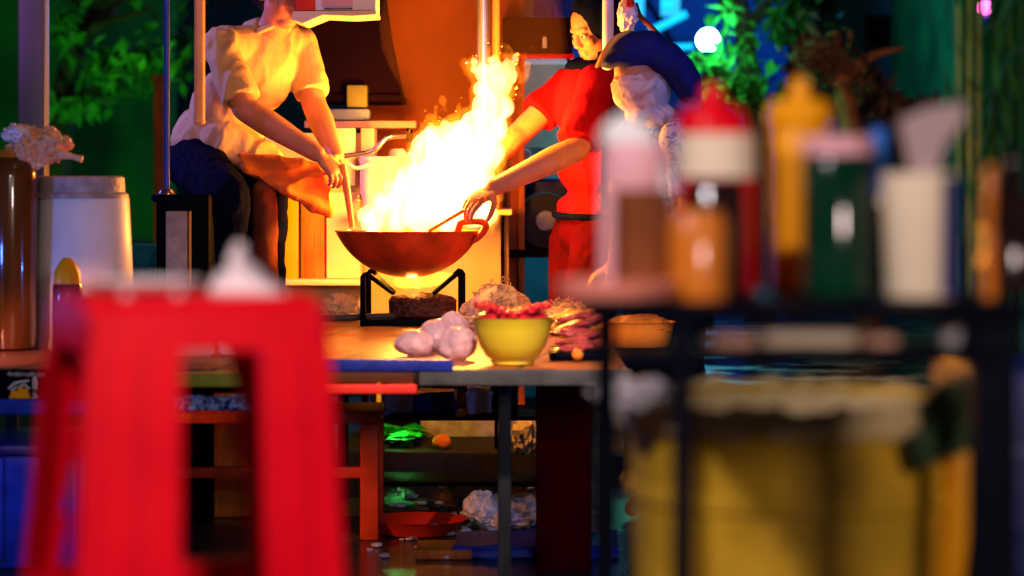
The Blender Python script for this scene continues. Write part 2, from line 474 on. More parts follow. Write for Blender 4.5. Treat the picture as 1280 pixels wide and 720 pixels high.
tree('leafy_tree', 'dark curved tree with green lit leaves before the green wall', 60, 19.5,
     [P(60, HY+E*F/19.5, 19.5), P(66, 260, 19.5), P(76, 150, 19.5), P(98, 60, 19.4), P(140, 0, 19.4), P(170, -60, 19.4)],
     [[P(90, 80, 19.4), P(110, 40, 19.1), P(190, 10, 18.8)], [P(78, 140, 19.5), P(120, 110, 19.1), P(180, 80, 18.8)], [P(130, 10, 19.4), P(60, -20, 19.4), P(30, -40, 19.4)]],
     [(165, 88, 18.9, 3.2, 62, 34), (92, 138, 18.9, .6, 34, 14), (84, 40, 18.9, .5, 16, 18.8), (120, -14, 19.4, 3.0, 120, 26), (225, 50, 19.6, 1.0, 26, 46), (190, 5, 20, 1.2, 40, 20)],
     'leaf_green', 'tree_bark', 1000, .092, .08, .14, 3)
tree('street_tree', 'bushy tree with bright green leaves under the cyan street lamp', 950, 20,
     [P(950, HY+E*F/20, 20), P(948, 200, 20), P(935, 90, 20), P(925, 0, 20)],
     [[P(940, 110, 20), P(900, 90, 19.5), P(870, 80, 19.4)], [P(930, 40, 20), P(960, 0, 20), P(980, -40, 20)]],
     [(900, 88, 18.7, 3, 50, 22), (940, 55, 18.9, 1.6, 34, 60), (925, 120, 19, 1.6, 40, 20), (980, 50, 20, 1.4, 40, 70), (845, 30, 20.5, .7, 50, 40)],
     'leaf_green', 'tree_bark', 2300, .085, .07, .13, 5)
tree('brown_tree', 'dark tree with brownish leaves and an orange lit leaning trunk', 1075, 19,
     [P(1085, HY+E*F/19, 19), P(1078, 260, 19), P(1066, 170, 19), P(1048, 90, 19), P(1040, 40, 19)],
     [[P(1050, 100, 19), P(1090, 70, 19), P(1130, 60, 19)], [P(1045, 70, 19), P(1020, 50, 19), P(1000, 60, 19)]],
     [(1075, 95, 19.6, 4, 75, 46), (1110, 170, 19.8, 3, 60, 60), (1030, 70, 18.7, 1.4, 40, 34), (1010, 150, 19.6, 1.3, 30, 60), (1140, 110, 19.3, 1.2, 30, 50)],
     'leaf_brown', 'orange_bark', 3200, .07, .06, .12, 9)
# bamboo clump on the right
t = thing('bamboo_clump', 'clump of green yellow bamboo stems at the far right edge', 'bamboo', P(1215, HY+E*F/4.6, 4.6))
rnd = random.Random(4)
for i, (x, w) in enumerate([(1198, 7), (1212, 9), (1224, 8), (1246, 10), (1262, 9), (1276, 8)]):
    bm = nb(); D = 4.5+.1*i; pr = []
    z = 0
    while z < 1.9:
        r = S(w/2, D)*(1-.1*z)
        pr += [(r, z), (r*.94, z+.02), (r*.94, z+.24), (r*1.08, z+.255)]; z += .27
    p = P(x, 0, D); lathe(bm, (p.x, p.y, 0), pr, 14); link('stem', bm, 'bamboo' if i < 3 else 'leaf_green', t)
bm = nb()
for _ in range(150):
    x = rnd.choice([1195, 1212, 1230, 1250, 1270]); p = P(x+rnd.gauss(0, 9), rnd.uniform(-30, 330), 4.5+rnd.uniform(-.1, .6))
    s = rnd.uniform(.02, .045); q = Matrix.Rotation(rnd.uniform(0, 6.28), 3, 'Z') @ Matrix.Rotation(rnd.uniform(.6, 1.5), 3, 'X')
    l = [Vector((0, 0, 0)), Vector((s*.16, s, 0)), Vector((0, 2.4*s, -.1*s)), Vector((-s*.16, s, 0))]
    bm.faces.new([bm.verts.new(p+q @ v) for v in l])
link('leaves', bm, 'leaf_green', t, smooth=False)

# ================================================================ STALL BACK
t = thing('stall_back_wall', 'orange brown back panel of the stall glowing behind the flames', 'panel', P(560, HY+E*F/10, 10))
bm = nb(); boxp(bm, 452, 652, -220, 300, 10.0, .05, z0=.56); link('sheet', bm, 'orange_wall', t)
bm = nb(); boxp(bm, 452, 647, 300, 420, 10.0, .05, z0=.101, z1=.557); link('kick_panel', bm, 'maroon_metal', t)
bm = nb(); boxp(bm, 648, 656, -220, 300, 9.97, .06, z0=0); link('edge_strip', bm, 'wood_orange', t)
t = thing('range_hood', 'dark maroon range hood hanging behind the seated cook', 'hood', P(440, 130, 9.6))
bm = nb()
pl = [(386, -120), (462, -120), (484, 40), (500, 118), (386, 122)]
f1 = [bm.verts.new(P(x, y, 9.45)) for x, y in pl]; f2 = [bm.verts.new(P(x, y, 9.45)+Vector((0, .4, 0))) for x, y in pl]
bm.faces.new(f1); bm.faces.new(f2[::-1])
for i in range(5): bm.faces.new((f1[i], f2[i], f2[(i+1) % 5], f1[(i+1) % 5]))
link('housing', bm, 'maroon_metal', t, smooth=False)
bm = nb(); boxp(bm, 386, 502, 118, 127, 9.42, .44); link('lip', bm, 'maroon_metal', t)
t = thing('shelf_unit', 'long wall shelf with a pinkish edge above the cream cabinet', 'shelf', P(440, 160, 9.4))
bm = nb(); boxp(bm, 380, 520, 151, 160, 9.3, .34); link('board', bm, 'peach_panel', t)
for x in (392, 508):
    bm = nb(); boxp(bm, x, x+4, 160, 178, 9.32, .3); link('bracket', bm, 'black_paint', t)
bm = nb(); boxp(bm, 433, 459, 106, 134, 9.38, .08, bev=.008)
top_mesh('green_box', 'small olive green carton standing on the wall shelf', 'carton', bm, 'olive')
bm = nb(); boxp(bm, 400, 462, 136, 150, 9.36, .14, bev=.01)
top_mesh('grey_tray', 'flat grey green tray lying on the wall shelf', 'tray', bm, 'grey_green')
# hood support for green box is the tray
# cream cabinet
t = thing('stove_cabinet', 'cream and orange metal stove cabinet behind the wok', 'cabinet', P(440, 400, 9.0))
bm = nb(); boxp(bm, 330, 452, 166, 352, 9.06, .5, z0=.64, bev=.006); link('carcass', bm, 'cream_panel', t)
bm = nb(); boxp(bm, 376, 405, 232, 350, 9.02, .036, bev=.003); link('door', bm, 'wood_orange', t)
bm = nb(); boxp(bm, 345, 373, 232, 350, 9.03, .025, bev=.003); link('door', bm, 'mustard', t)
bm = nb(); boxp(bm, 408, 450, 240, 348, 9.03, .025, bev=.003); link('door', bm, 'cream', t)
bm = nb(); boxp(bm, 322, 462, 350, 357, 8.9, .2, bev=.003); link('ledge', bm, 'cream', t)
bm = nb(); boxp(bm, 412, 444, 160, 232, 9.0, .05, bev=.003); link('panel', bm, 'cream', t)
bm = nb(); boxp(bm, 451, 468, 160, 232, 9.0, .2, bev=.003); link('panel', bm, 'peach_panel', t)

t = thing('splash_panel', 'tall cream metal splash panel standing right behind the wok', 'panel', P(540, 400, 9.05))
bm = nb(); boxp(bm, 454, 626, 272, 380, 9.3, .02, z0=.62, bev=.002); link('sheet', bm, 'cream_panel', t)
for x in (458, 618):
    bm = nb(); boxp(bm, x, x+5, 380, 400, 9.3, .02, z0=.101, z1=.619, bev=.002); link('leg', bm, 'black_paint', t)
bm = nb(); boxp(bm, 452, 628, 269.5, 273, 9.29, .03, bev=.002); link('top_edge', bm, 'steel', t)
# pot and lid with bright rim
t = thing('steel_pot', 'dented steel pot with a long handle beside the flames', 'pot', P(475, 262, 8.95))
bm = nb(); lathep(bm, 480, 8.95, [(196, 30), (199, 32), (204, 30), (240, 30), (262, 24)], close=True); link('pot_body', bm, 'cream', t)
bm = nb(); tube(bm, curve_pts([P(425, 196, 8.8), P(455, 192, 8.78), P(470, 186, 8.76), P(484, 172, 8.76), P(506, 170, 8.8)], 6), S(3.4, 8.8)); link('handle', bm, 'steel', t)
bm = nb(); tube(bm, curve_pts([P(434, 204, 8.8), P(446, 210, 8.78), P(462, 206, 8.76), P(474, 208, 8.8)], 6), S(2.4, 8.8)); link('handle', bm, 'cream', t)
t = thing('white_jug', 'round white jug catching the firelight near the steel pot', 'jug', P(495, 222, 9.2))
bm = nb(); lathep(bm, 497, 9.2, [(186, 8), (190, 11), (206, 13), (219, 10), (224, 8)]); link('jug_body', bm, 'white_plastic', t)
bm = nb(); tube(bm, curve_pts([P(509, 192, 9.2), P(518, 196, 9.2), P(518, 210, 9.2), P(509, 214, 9.2)], 5), S(1.6, 9.2)); link('handle', bm, 'white_plastic', t)
# shelf that carries the pot
t = thing('rear_ledge', 'narrow orange ledge under the pot and the jug', 'ledge', P(500, 300, 9.1))
bm = nb(); boxp(bm, 452, 640, 262, 269, 8.8, .9, bev=.003); link('board', bm, 'orange_pole', t)
for x in (470, 630):
    bm = nb(); boxp(bm, x, x+6, 269, 300, 9.4, .05, z0=0); link('leg', bm, 'orange_pole', t)

# right hand back: dark oven / cabinet, window, bins
t = thing('dark_canopy', 'dark maroon stall canopy cabinet behind the red shirted cook', 'cabinet', P(680, 70, 10))
bm = nb(); boxp(bm, 628, 716, 21, 70, 9.8, .5, bev=.01); link('housing', bm, 'maroon_metal', t)
bm = nb(); boxp(bm, 626, 718, 67, 73, 9.77, .5); link('lower_rim', bm, 'red_plastic', t)
for x in (628, 709):
    bm = nb(); boxp(bm, x, x+5, 73, 300, 9.9, .05, z0=0); link('leg', bm, 'maroon_metal', t)
bm = nb(); boxp(bm, 690, 716, -60, 21, 10.3, .05); boxp(bm, 668, 690, -60, 21, 10.31, .05)
top_mesh('blue_banner', 'plain blue cloth banner above the dark canopy cabinet', 'banner', bm, 'blue_tarp')
bm = nb(); boxp(bm, 628, 667, -60, 21, 10.28, .05)
top_mesh('brown_board', 'dusky brown board above the dark canopy cabinet', 'board', bm, 'peach_panel')
bm = nb(); lathep(bm, 681, 9.72, [(46, 2), (49, 3), (60, 3)]); 
top_mesh('tiny_bottle', 'tiny white bottle before the dark canopy cabinet', 'bottle', bm, 'white_plastic')
bm = nb(); boxp(bm, 640, 722, 73, 185, 11.5, .05, z0=None)
top_mesh('pale_partition', 'pale grey green partition behind the cook\'s shoulder', 'partition', bm, 'grey_green')
bm = nb(); boxp(bm, 600, 820, 182, 420, 11.6, .1, z0=0)
top_mesh('teal_partition', 'teal painted low wall behind the black oil drum', 'wall', bm, 'teal_wall')
bm = nb(); boxp(bm, 628, 664, 186, 222, 10.6, .3, bev=.02)
top_mesh('white_carton', 'pale blue grey carton above the black oil drum', 'carton', bm, 'white_paper')
t = thing('oil_drum', 'dark round drum lying on the rear trolley beyond the wok', 'drum', P(680, 320, 10.2))
bm = nb(); c = P(682, 276, 10.1)
lathe(bm, (c.x, c.y, c.z), [(S(34, 10.1), -.0), (S(36, 10.1), .02), (S(36, 10.1), .42), (S(34, 10.1), .44)], 40, rot=Matrix.Rotation(R(-90), 3, 'X')); link('drum_body', bm, 'dark_wall', t)
bm = nb(); lathe(bm, (c.x, c.y-.02, c.z), [(S(12, 10.1), 0), (S(13, 10.1), .03)], 24, rot=Matrix.Rotation(R(-90), 3, 'X')); link('cap', bm, 'grey_panel', t)
bm = nb(); boxp(bm, 640, 752, 222, 320, 10.62, .3, bev=.02)
top_mesh('navy_crate', 'dark navy crate standing behind the round drum', 'crate', bm, 'navy_plastic')
bm = nb(); boxp(bm, 722, 752, 222, 310, 10.2, .3, bev=.02)
top_mesh('blue_can', 'glossy blue oil can beside the round drum', 'oil can', bm, 'blue_tarp')
t = thing('rear_trolley', 'slanting dark trolley shelf under the round drum', 'trolley', P(690, 400, 10.2))
bm = nb(); boxp(bm, 590, 760, 312, 322, 9.95, .95, bev=.003); link('shelf', bm, 'maroon_metal', t)
for x in (600, 688, 750):
    bm = nb(); boxp(bm, x, x+6, 322, 360, 10.0, .05, z0=0); link('leg', bm, 'navy_plastic', t)

# poles
def pole(name, label, cx, hw, y0, y1, D, m, fin=None, z0=None, square=False):
    t = thing(name, label, 'pole', P(cx, y1, D) if z0 is None else (P(cx, 0, D).x, D, z0))
    a = P(cx, y1, D); b = P(cx, y0, D)
    if z0 is not None: a.z = z0
    r = S(hw, D)
    bm = nb()
    if square: box(bm, ((a.x+b.x)/2, D, (a.z+b.z)/2), (2*r, 2*r, b.z-a.z), bev=r*.2)
    else: tube(bm, [a, b], r, 24)
    link('shaft', bm, m, t)
    bm = nb(); ell(bm, a+Vector((0, 0, r*.15)), (r*1.12, r*1.12, r*.7)) if z0 is None else lathe(bm, a, [(r*1.6, 0), (r*1.6, .02), (r*1.05, .03)])
    link('end_cap', bm, fin or m, t)
    return t
pole('thick_pole', 'thick grey pole with an orange lit side at the far left', 42, 17, -80, 300, 7.4, 'grey_pole', z0=.64, square=True)
pole('orange_pole', 'slim orange pole hanging in front of the cream shirt', 249.5, 6.8, -80, 153, 7.9, 'orange_pole')
pole('blue_pole', 'thin dark blue pole rising from the black speaker box', 208.5, 3.8, -80, 240, 8.0, 'blue_pole', 'steel')
pole('steel_pole', 'shiny purple tinged steel pole rising behind the flame tips', 604, 8, -80, 262, 8.82, 'purple_steel')
pole('yellow_pole', 'slender pole glowing yellow right behind the flame tips', 620, 5, -80, 262, 8.9, 'orange_pole')
pole('pale_pole', 'pale pinkish pole hanging down behind the navy hat', 760, 7, -80, 84, 8.3, 'pale_pole')

# hanging box over the shoulder
t = thing('hanging_box', 'cream and red box with a glowing bottom edge above the seated cook', 'box', P(425, 18, 8.3))
bm = nb(); boxp(bm, 394, 470, -70, 13, 8.2, .22, bev=.003); link('carton', bm, 'white_paper', t)
bm = nb(); boxp(bm, 370, 394, -70, 13, 8.197, .226, bev=.003); link('end_panel', bm, 'fire_red', t)
bm = nb(); boxp(bm, 403, 441, -70, 8, 8.194, .004, bev=0); lbl = link('label', bm, 'pink_plastic', t)
bm = nb()
x = 405
while x < 440:
    w = random.uniform(1.5, 3.4); boxp(bm, x, x+w, 9.6, 11.6, 8.192, .003, bev=0); x += w+random.uniform(.8, 1.4)
link('lettering', bm, 'dark_ink', t)
bm = nb()
pl = [(366, 14), (470, 13.5), (470, 18), (440, 20), (404, 18.5), (378, 29), (364, 24)]
f1 = [bm.verts.new(P(x, y, 8.17)) for x, y in pl]; f2 = [bm.verts.new(P(x, y, 8.17)+Vector((0, .27, 0))) for x, y in pl]
bm.faces.new(f1); bm.faces.new(f2[::-1]); n = len(pl)
for i in range(n): bm.faces.new((f1[i], f2[i], f2[(i+1) % n], f1[(i+1) % n]))
link('tray', bm, 'cream', t, smooth=False)

# ================================================================ COUNTER
ZT = .64
t = thing('tiled_counter', 'long street stall counter topped with orange tiles', 'counter', (-.6, 7.5, 0))
def slab(x0, x1, y0, y1, z0, z1, bev=.004):
    bm = nb(); box(bm, ((x0+x1)/2, (y0+y1)/2, (z0+z1)/2), (x1-x0, y1-y0, z1-z0), bev=bev); return bm
link('tabletop', slab(-1.62, .30, 6.26, 7.62, ZT-.035, ZT), 'tiles', t)
link('tabletop', slab(-.66, .30, 7.625, 8.78, ZT-.035, ZT), 'tiles', t)
link('front_rail', slab(-.24, .31, 6.225, 6.256, ZT-.04, ZT+.001), 'rail_grey', t)
link('front_rail', slab(-.62, -.245, 6.235, 6.256, ZT-.062, ZT-.037), 'fire_red', t)
link('front_rail', slab(-1.62, -.63, 6.23, 6.256, ZT-.06, ZT-.01), 'black_paint', t)
link('support_panel', slab(.07, .23, 7.0, 7.1, 0, ZT-.04), 'maroon_cloth', t)
for (x, y) in ((-.02, 6.5), (-1.55, 6.5), (-1.55, 7.5), (-.6, 8.6)):
    link('leg', slab(x-.018, x+.018, y-.018, y+.018, 0, ZT-.036), 'grey_post', t)
bm = nb(); boxp(bm, 398, 566, 449, 464, 6.22, .012, bev=.002); box(bm, ((398+566)/2/F*6.3-640/F*6.3, 6.33, ZT+.004), (S(168, 6.3), .2, .007), bev=.002)
crumple(bm, .003, 30)
top_mesh('blue_plastic_sheet', 'dark blue speckled plastic sheet folded over the counter edge', 'plastic sheet', bm, 'navy_plastic')
# clutter seen through the red stool's opening
bm = nb(); boxp(bm, 205, 345, 468, 484, 6.12, .1, bev=.004)
top_mesh('olive_bar', 'olive green plastic bar under the counter edge behind the red stool', 'bar', bm, 'olive')
bm = nb(); boxp(bm, 200, 345, 498, 513, 6.1, .05, bev=.003); bmesh.ops.subdivide_edges(bm, edges=bm.edges[:], cuts=12, use_grid_fill=True); crumple(bm, .01, 60, 2)
top_mesh('foil_garland', 'sparkling blue and silver foil strip below the olive bar', 'garland', bm, 'foil')
for i, (x0, x1, y0, y1, m, lab) in enumerate([(214, 268, 418, 442, 'peach_panel', 'pinkish paper food packet behind the red stool opening'),
                                        (272, 322, 414, 441, 'cream', 'cream paper food packet behind the red stool opening')]):
    bm = nb(); boxp(bm, x0, x1, y0, y1+6, 6.7, .12, bev=.02); crumple(bm, .006, 40, i); top_mesh('food_packet', lab, 'packet', bm, m)

# left side lower things: rail with sticker, blue crate
t = thing('sign_board', 'dark board with a little mountain sticker under the far left counter', 'board', P(60, 517, 6.2))
bm = nb(); boxp(bm, -20, 118, 462, 500, 6.15, .03); link('board', bm, 'black_paint', t)
bm = nb(); boxp(bm, -20, 118, 500, 518, 6.14, .04); link('lower_strip', bm, 'blue_tarp', t)
bm = nb()
pl = [(11, 498), (16, 487), (20, 490), (25, 481), (29, 487), (33, 484), (38, 498)]
bm.faces.new([bm.verts.new(P(x, y, 6.143)) for x, y in pl]); 
e = bmesh.ops.extrude_face_region(bm, geom=bm.faces[:]); bmesh.ops.translate(bm, verts=[v for v in e['geom'] if isinstance(v, bmesh.types.BMVert)], vec=(0, .004, 0))
stk = link('sticker', bm, 'mustard', t, smooth=False)
bm = nb()
for a, b in (((11, 486), (18, 479)), ((18, 479), (27, 477)), ((27, 477), (36, 476)), ((14, 489), (21, 483)), ((24, 484), (31, 480)), ((31, 481), (37, 486)), ((40, 497), (47, 496)), ((41, 491), (45, 494)), ((42, 472), (42, 486)), ((45, 474), (45, 487)), ((43.5, 470), (46, 480))):
    tube(bm, [P(*a, 6.14), P(*b, 6.14)], S(1.1, 6.1), 6)
link('sticker_drawing', bm, 'window_pale' if 'window_pale' in M else 'white_paper', t)
bm = nb()
x = 10
while x < 54:
    w = random.uniform(1.5, 4); boxp(bm, x, x+w, 466+random.uniform(-1, 1), 470+random.uniform(-1, 1), 6.144, .004, bev=0); x += w+random.uniform(.8, 2)
link('lettering', bm, 'grey_panel', t)
t = thing('blue_crate', 'large blue plastic crate on the ground below the far left counter', 'crate', P(55, HY+E*F/7.2, 7.2))
bm = nb(); boxp(bm, -60, 130, 566, 720, 7.0, .5, z0=.0, bev=.02); link('crate_body', bm, 'blue_tarp', t)
bm = nb(); boxp(bm, -64, 134, 556, 570, 6.98, .54, bev=.01); link('rim', bm, 'navy_plastic', t)
for k in range(4):
    bm = nb(); boxp(bm, -50+46*k, -42+46*k, 572, 700, 6.985, .02, bev=.004); link('rib', bm, 'blue_tarp', t)

# ---------------------------------------------------------------- left counter goods
t = thing('amber_jar', 'tall jar of amber liquid with a crumpled plastic bag over its mouth', 'jar', P(14, 436, 7.0))
bm = nb(); lathep(bm, 14, 7.0, [(196, 22), (206, 30), (220, 32), (420, 32), (434, 30), (436, 26)]); link('jar_body', bm, 'amber_dark', t)
bm = nb(); lathep(bm, 14, 6.99, [(188, 20), (197, 23)]); link('neck', bm, 'amber', t)
bm = lump(P(50, 183, 7.0), (S(38, 7), S(30, 7), S(24, 7)), .35, 2.2, 3, 5); crumple(bm, .016, 34, 1)
ell(bm, P(24, 168, 7.0), (S(20, 7), S(16, 7), S(14, 7)), sub=3)
tube(bm, [P(74, 192, 6.95), P(92, 196, 6.95), P(103, 199, 6.95)], [S(7, 7), S(3.5, 7), S(4.5, 7)], 10)
top_mesh('plastic_bag', 'crumpled shiny orange lit plastic bag on top of the amber jar', 'plastic bag', bm, 'peach_bag')
bm = lump(P(18, 166, 6.95), (S(15, 7), S(14, 7), S(11, 7)), .35, 2.6, 8, 4); crumple(bm, .01, 40, 3)
top_mesh('clear_bag', 'small bluish white scrunched bag at the far left edge', 'plastic bag', bm, 'cloudy_bag')
t = thing('white_bucket', 'large white plastic food bucket with a flat grey lid', 'bucket', P(106, 436, 7.15))
bm = nb(); lathep(bm, 105, 7.15, [(245, 54), (249, 56), (330, 60), (430, 62), (436, 58)]); link('bucket_body', bm, 'white_plastic', t)
bm = nb(); lathep(bm, 102, 7.15, [(220, 50), (222, 53), (240, 54), (243, 58), (248, 58)]); link('lid', bm, 'grey_panel', t)
t = thing('squat_bottle', 'small dark sauce bottle with a yellow dome cap before the white bucket', 'bottle', P(84, 455, 6.6))
bm = nb(); lathep(bm, 84, 6.6, [(352, 16), (357, 18), (380, 19), (448, 19), (452, 16)]); link('bottle_body', bm, 'sauce_dark', t)
bm = nb(); lathep(bm, 84, 6.6, [(322, 5), (328, 10), (340, 16), (355, 17)]); link('cap', bm, 'mustard', t)

# speaker box
t = thing('speaker_box', 'black speaker like box with a grey panel beside the seated cook', 'speaker', P(220, 420, 8.0))
bm = nb(); boxp(bm, 195, 262, 243, 420, 7.98, .35, z0=ZT+.003-.64, bev=.01); link('housing', bm, 'black_paint', t)
bm = nb(); boxp(bm, 207, 234, 264, 400, 7.965, .02, bev=.004); link('grille', bm, 'grey_panel', t)
bm = nb(); boxp(bm, 236, 239, 264, 400, 7.97, .02, bev=.001); link('trim', bm, 'gold_trim_fire_edge', t)
bm = nb(); lathep(bm, 208, 7.975, [(234, 3), (238, 9), (243, 11)]); link('socket', bm, 'steel', t)

# ---------------------------------------------------------------- burner, wok, flames
W = P(510, 290, 8.3)       # centre of the wok rim
ZB = ZT+.001
t = thing('burner_stand', 'black square legged burner stand carrying the wok', 'stove', (W.x, W.y, ZB))
hw = S(60, 8.3); r = .0085
def zy(py, D): return P(0, py, D).z
for sx in (-1, 1):
    for sy in (-1, 1):
        bm = nb(); x = W.x+.02+sx*hw; y = W.y+sy*.16
        tube(bm, [(x, y, ZB), (x, y, zy(342, 8.3)-.006), (x-sx*.006, y, zy(342, 8.3))], r*1.15, 10); link('leg', bm, 'black_paint', t)
for sx in (-1, 1):
    for sy in (-1, 1):
        bm = nb(); x = W.x+.02+sx*hw; y = W.y+sy*.16
        tube(bm, [(x, y, zy(342, 8.3)), (x-sx*.012, y, zy(341, 8.3)+.003), (W.x+.02+sx*.07, W.y+sy*.03, zy(366, 8.3))], r*.95, 10); link('support_arm', bm, 'black_paint', t)
for sy in (-1, 1):
    bm = nb(); box(bm, (W.x+.02, W.y+sy*.16, ZB+.012), (2*hw, .022, .022), bev=.003); link('base_rail', bm, 'black_paint', t)
for sx in (-1, 1):
    bm = nb(); box(bm, (W.x+.02+sx*hw, W.y, ZB+.012), (.018, .30, .02), bev=.003); link('base_rail', bm, 'black_paint', t)
bm = nb(); lathe(bm, (W.x+.05, W.y, ZB+.02), [(.10, 0), (.115, .01), (.118, .06), (.105, .072), (.04, .085)], 48)
crumple(bm, .004, 70); br = link('burner_ring', bm, 'coal', t)
bm = nb(); tube(bm, curve_pts([(W.x-.02, W.y-.05, ZB+.03), (W.x-.3, W.y-.08, ZB+.022), (W.x-.55, W.y+.02, ZB+.02)], 8), .011); link('gas_pipe', bm, 'hose', t)

t = thing('wok', 'large round bottomed rusty red wok with one loop handle', 'wok', (W.x, W.y, zy(347, 8.3)))
Rw = S(90, 8.3); Hw = S(57, 8.3); bm = nb()
prof = []
n = 22
for i in range(n+1):
    a = i/n; rr = Rw*math.sin(a*math.pi*.5)**1.0
    prof.append((max(.004, Rw*(math.sin(a*1.18)/math.sin(1.18))), W.z-Hw+Hw*((1-math.cos(a*1.18))/(1-math.cos(1.18)))))
inner = [(max(.003, r_-.004), z+.004) for r_, z in prof][::-1]
lathe(bm, (W.x, W.y, 0), prof+[(Rw+.004, W.z+.002), (Rw+.003, W.z+.006)]+inner, 72, close=False)
link('bowl', bm, 'wok_iron', t)
# loop handle on the right
bm = nb(); h = [P(571, 297, 8.2), P(574, 283, 8.19), P(579, 277.5, 8.19), P(600, 277, 8.2), P(607, 281, 8.2), P(605, 288, 8.21), P(597, 297, 8.22), P(588, 302, 8.24)]
tube(bm, curve_pts(h, 6), S(4.4, 8.2), 12); link('handle', bm, 'wok_iron', t)
bm = nb(); tube(bm, [P(564, 301, 8.2), P(572, 294, 8.19)], [S(3, 8.2), S(5, 8.2)], 10); link('handle_rivet', bm, 'wok_iron', t)

def flame(blobs, D, jit, seed, rise=1.0, amp=.02, vox=.0055):
    rnd = random.Random(seed); bm = nb()
    for (x, y, r_) in blobs:
        ell(bm, P(x, y, D+rnd.uniform(-.05, .05)), (S(r_, D), S(r_*1.0, D), S(r_*1.15, D)), sub=3)
    def dsp(p):
        q = Vector((p.x*26, p.y*26, p.z*9))+Vector((seed, 0, 0))
        return amp*(mn.noise(q)*1.2+.5*mn.noise(q*2.3))
    return fuse(bm, vox, 3, dsp)
core = [(458, 268, 12), (474, 254, 14), (492, 236, 13), (468, 277, 17), (495, 270, 22), (525, 262, 30), (560, 258, 32), (592, 262, 24), (608, 270, 14),
        (512, 232, 24), (500, 246, 18), (545, 228, 34), (580, 222, 36), (604, 230, 22),
        (524, 196, 18), (526, 180, 13), (520, 214, 16), (545, 188, 28), (575, 186, 34), (602, 190, 30),
        (540, 166, 10), (553, 160, 8), (568, 166, 17), (598, 160, 25), (614, 160, 22),
        (608, 136, 20), (622, 134, 19), (605, 112, 11), (618, 110, 18), (629, 108, 13),
        (592, 86, 6), (603, 90, 13), (621, 92, 16), (584, 79, 4), (638, 84, 8), (638, 96, 8),
        (643, 74, 4.5), (645, 67, 2.5), (632, 76, 5), (617, 80, 6), (612, 76, 4), (592, 78, 4), (482, 256, 9), (500, 248, 10)]
core_0 = core
core = [(x, y, r_*.9 if r_ > 12 else r_) for x, y, r_ in core]
rt = random.Random(31)
def tongues(n_, r0, r1, ln, out):
    outl = [(450, 262), (470, 250), (490, 236), (506, 212), (514, 186), (528, 168), (548, 156), (575, 150), (592, 130), (598, 108), (592, 90), (606, 80), (622, 80), (640, 80), (645, 100), (644, 126), (640, 150), (634, 176), (626, 200), (620, 230), (615, 250)]
    res = []
    for i in range(n_):
        x, y = outl[rt.randrange(len(outl))]; x += rt.uniform(-8, 8); y += rt.uniform(-6, 6)
        dx = rt.uniform(-.25, .55); L_ = ln*rt.uniform(.5, 1.4); r_ = rt.uniform(r0, r1)
        m_ = 7
        for k in range(m_):
            f = k/(m_-1); res.append((x+dx*L_*f+out*math.sin(f*4+i), y-L_*f, r_*(1-.85*f)))
    return res
t = thing('wok_flame', 'tall white hot flame leaping out of the wok', 'flame', (W.x, W.y, W.z))
link('flame_core', flame(core, 8.3, .05, 2, amp=.015), 'flame_core', t)
edge = [(x, y, r_*1.08+3.0) for x, y, r_ in core_0 if r_ > 9]+[(555, 136, 5), (556, 146, 5), (554, 126, 3.5), (553, 120, 2), (651, 68, 2.5), (649, 78, 4), (581, 79, 3.5), (646, 88, 7), (514, 176, 7), (640, 66, 2.2)]+tongues(64, 3.5, 8.5, 32, 3)
link('flame_fringe', flame(edge, 8.32, .05, 5, amp=.022), 'flame_edge', t)
bm = nb(); ell(bm, P(517, 352, 8.3), (S(44, 8.3), .09, S(9, 8.3))); ell(bm, P(486, 346, 8.3), (S(20, 8.3), .07, S(7, 8.3))); ell(bm, P(550, 346, 8.3), (S(20, 8.3), .07, S(7, 8.3)))
bm = fuse(bm, .005, 3, lambda p: .010*mn.noise(p*40))
top_mesh('burner_flame', 'low yellow gas flame burning under the wok', 'flame', bm, flame_mat('burner_flame', (1, .42, .03), 22))

bm = lump(P(590, 60, 9.3), (.34, .30, .62), .25, 1.4, 3, 4)
sm = bpy.data.materials.new('smoke'); sm.use_nodes = True; sn = sm.node_tree.nodes; sl = sm.node_tree.links; sn.clear()
so_ = sn.new('ShaderNodeOutputMaterial'); sv = sn.new('ShaderNodeVolumePrincipled'); sv.inputs['Density'].default_value = .6
sv.inputs['Color'].default_value = (.95, .36, .07, 1); sl.new(sv.outputs[0], so_.inputs['Volume'])
setp(link('smoke', bm, sm), 'warm drifting smoke glowing behind the flame tips', 'smoke', kind='stuff')
# stirring spatula (held by the red cook)
t = thing('spatula', 'long steel wok spatula held in the red shirted cook\'s hand', 'spatula', P(540, 286, 8.2))
bm = nb(); tube(bm, [P(536, 289, 8.22), P(590, 257, 8.16), P(606, 246, 8.14)], [.006, .007, .009], 10); link('handle', bm, 'wood_orange', t)
bm = nb(); q = P(530, 293, 8.22); box(bm, q, (.07, .05, .004), Matrix.Rotation(R(28), 3, 'Y'), .001); link('blade', bm, 'steel', t)
t = thing('ladle', 'upright wooden handled ladle held by the seated cook over the wok', 'ladle', P(441, 288, 8.2))
bm = nb(); tube(bm, [P(428, 205, 8.17), P(434, 240, 8.18), P(440, 284, 8.2)], [.013, .012, .009], 12); link('handle', bm, 'orange_pole', t)
bm = nb(); lathe(bm, P(446, 290, 8.22), [(.005, -.02), (.025, -.014), (.034, 0), (.036, .006)], 24, close=False); link('scoop', bm, 'steel', t)

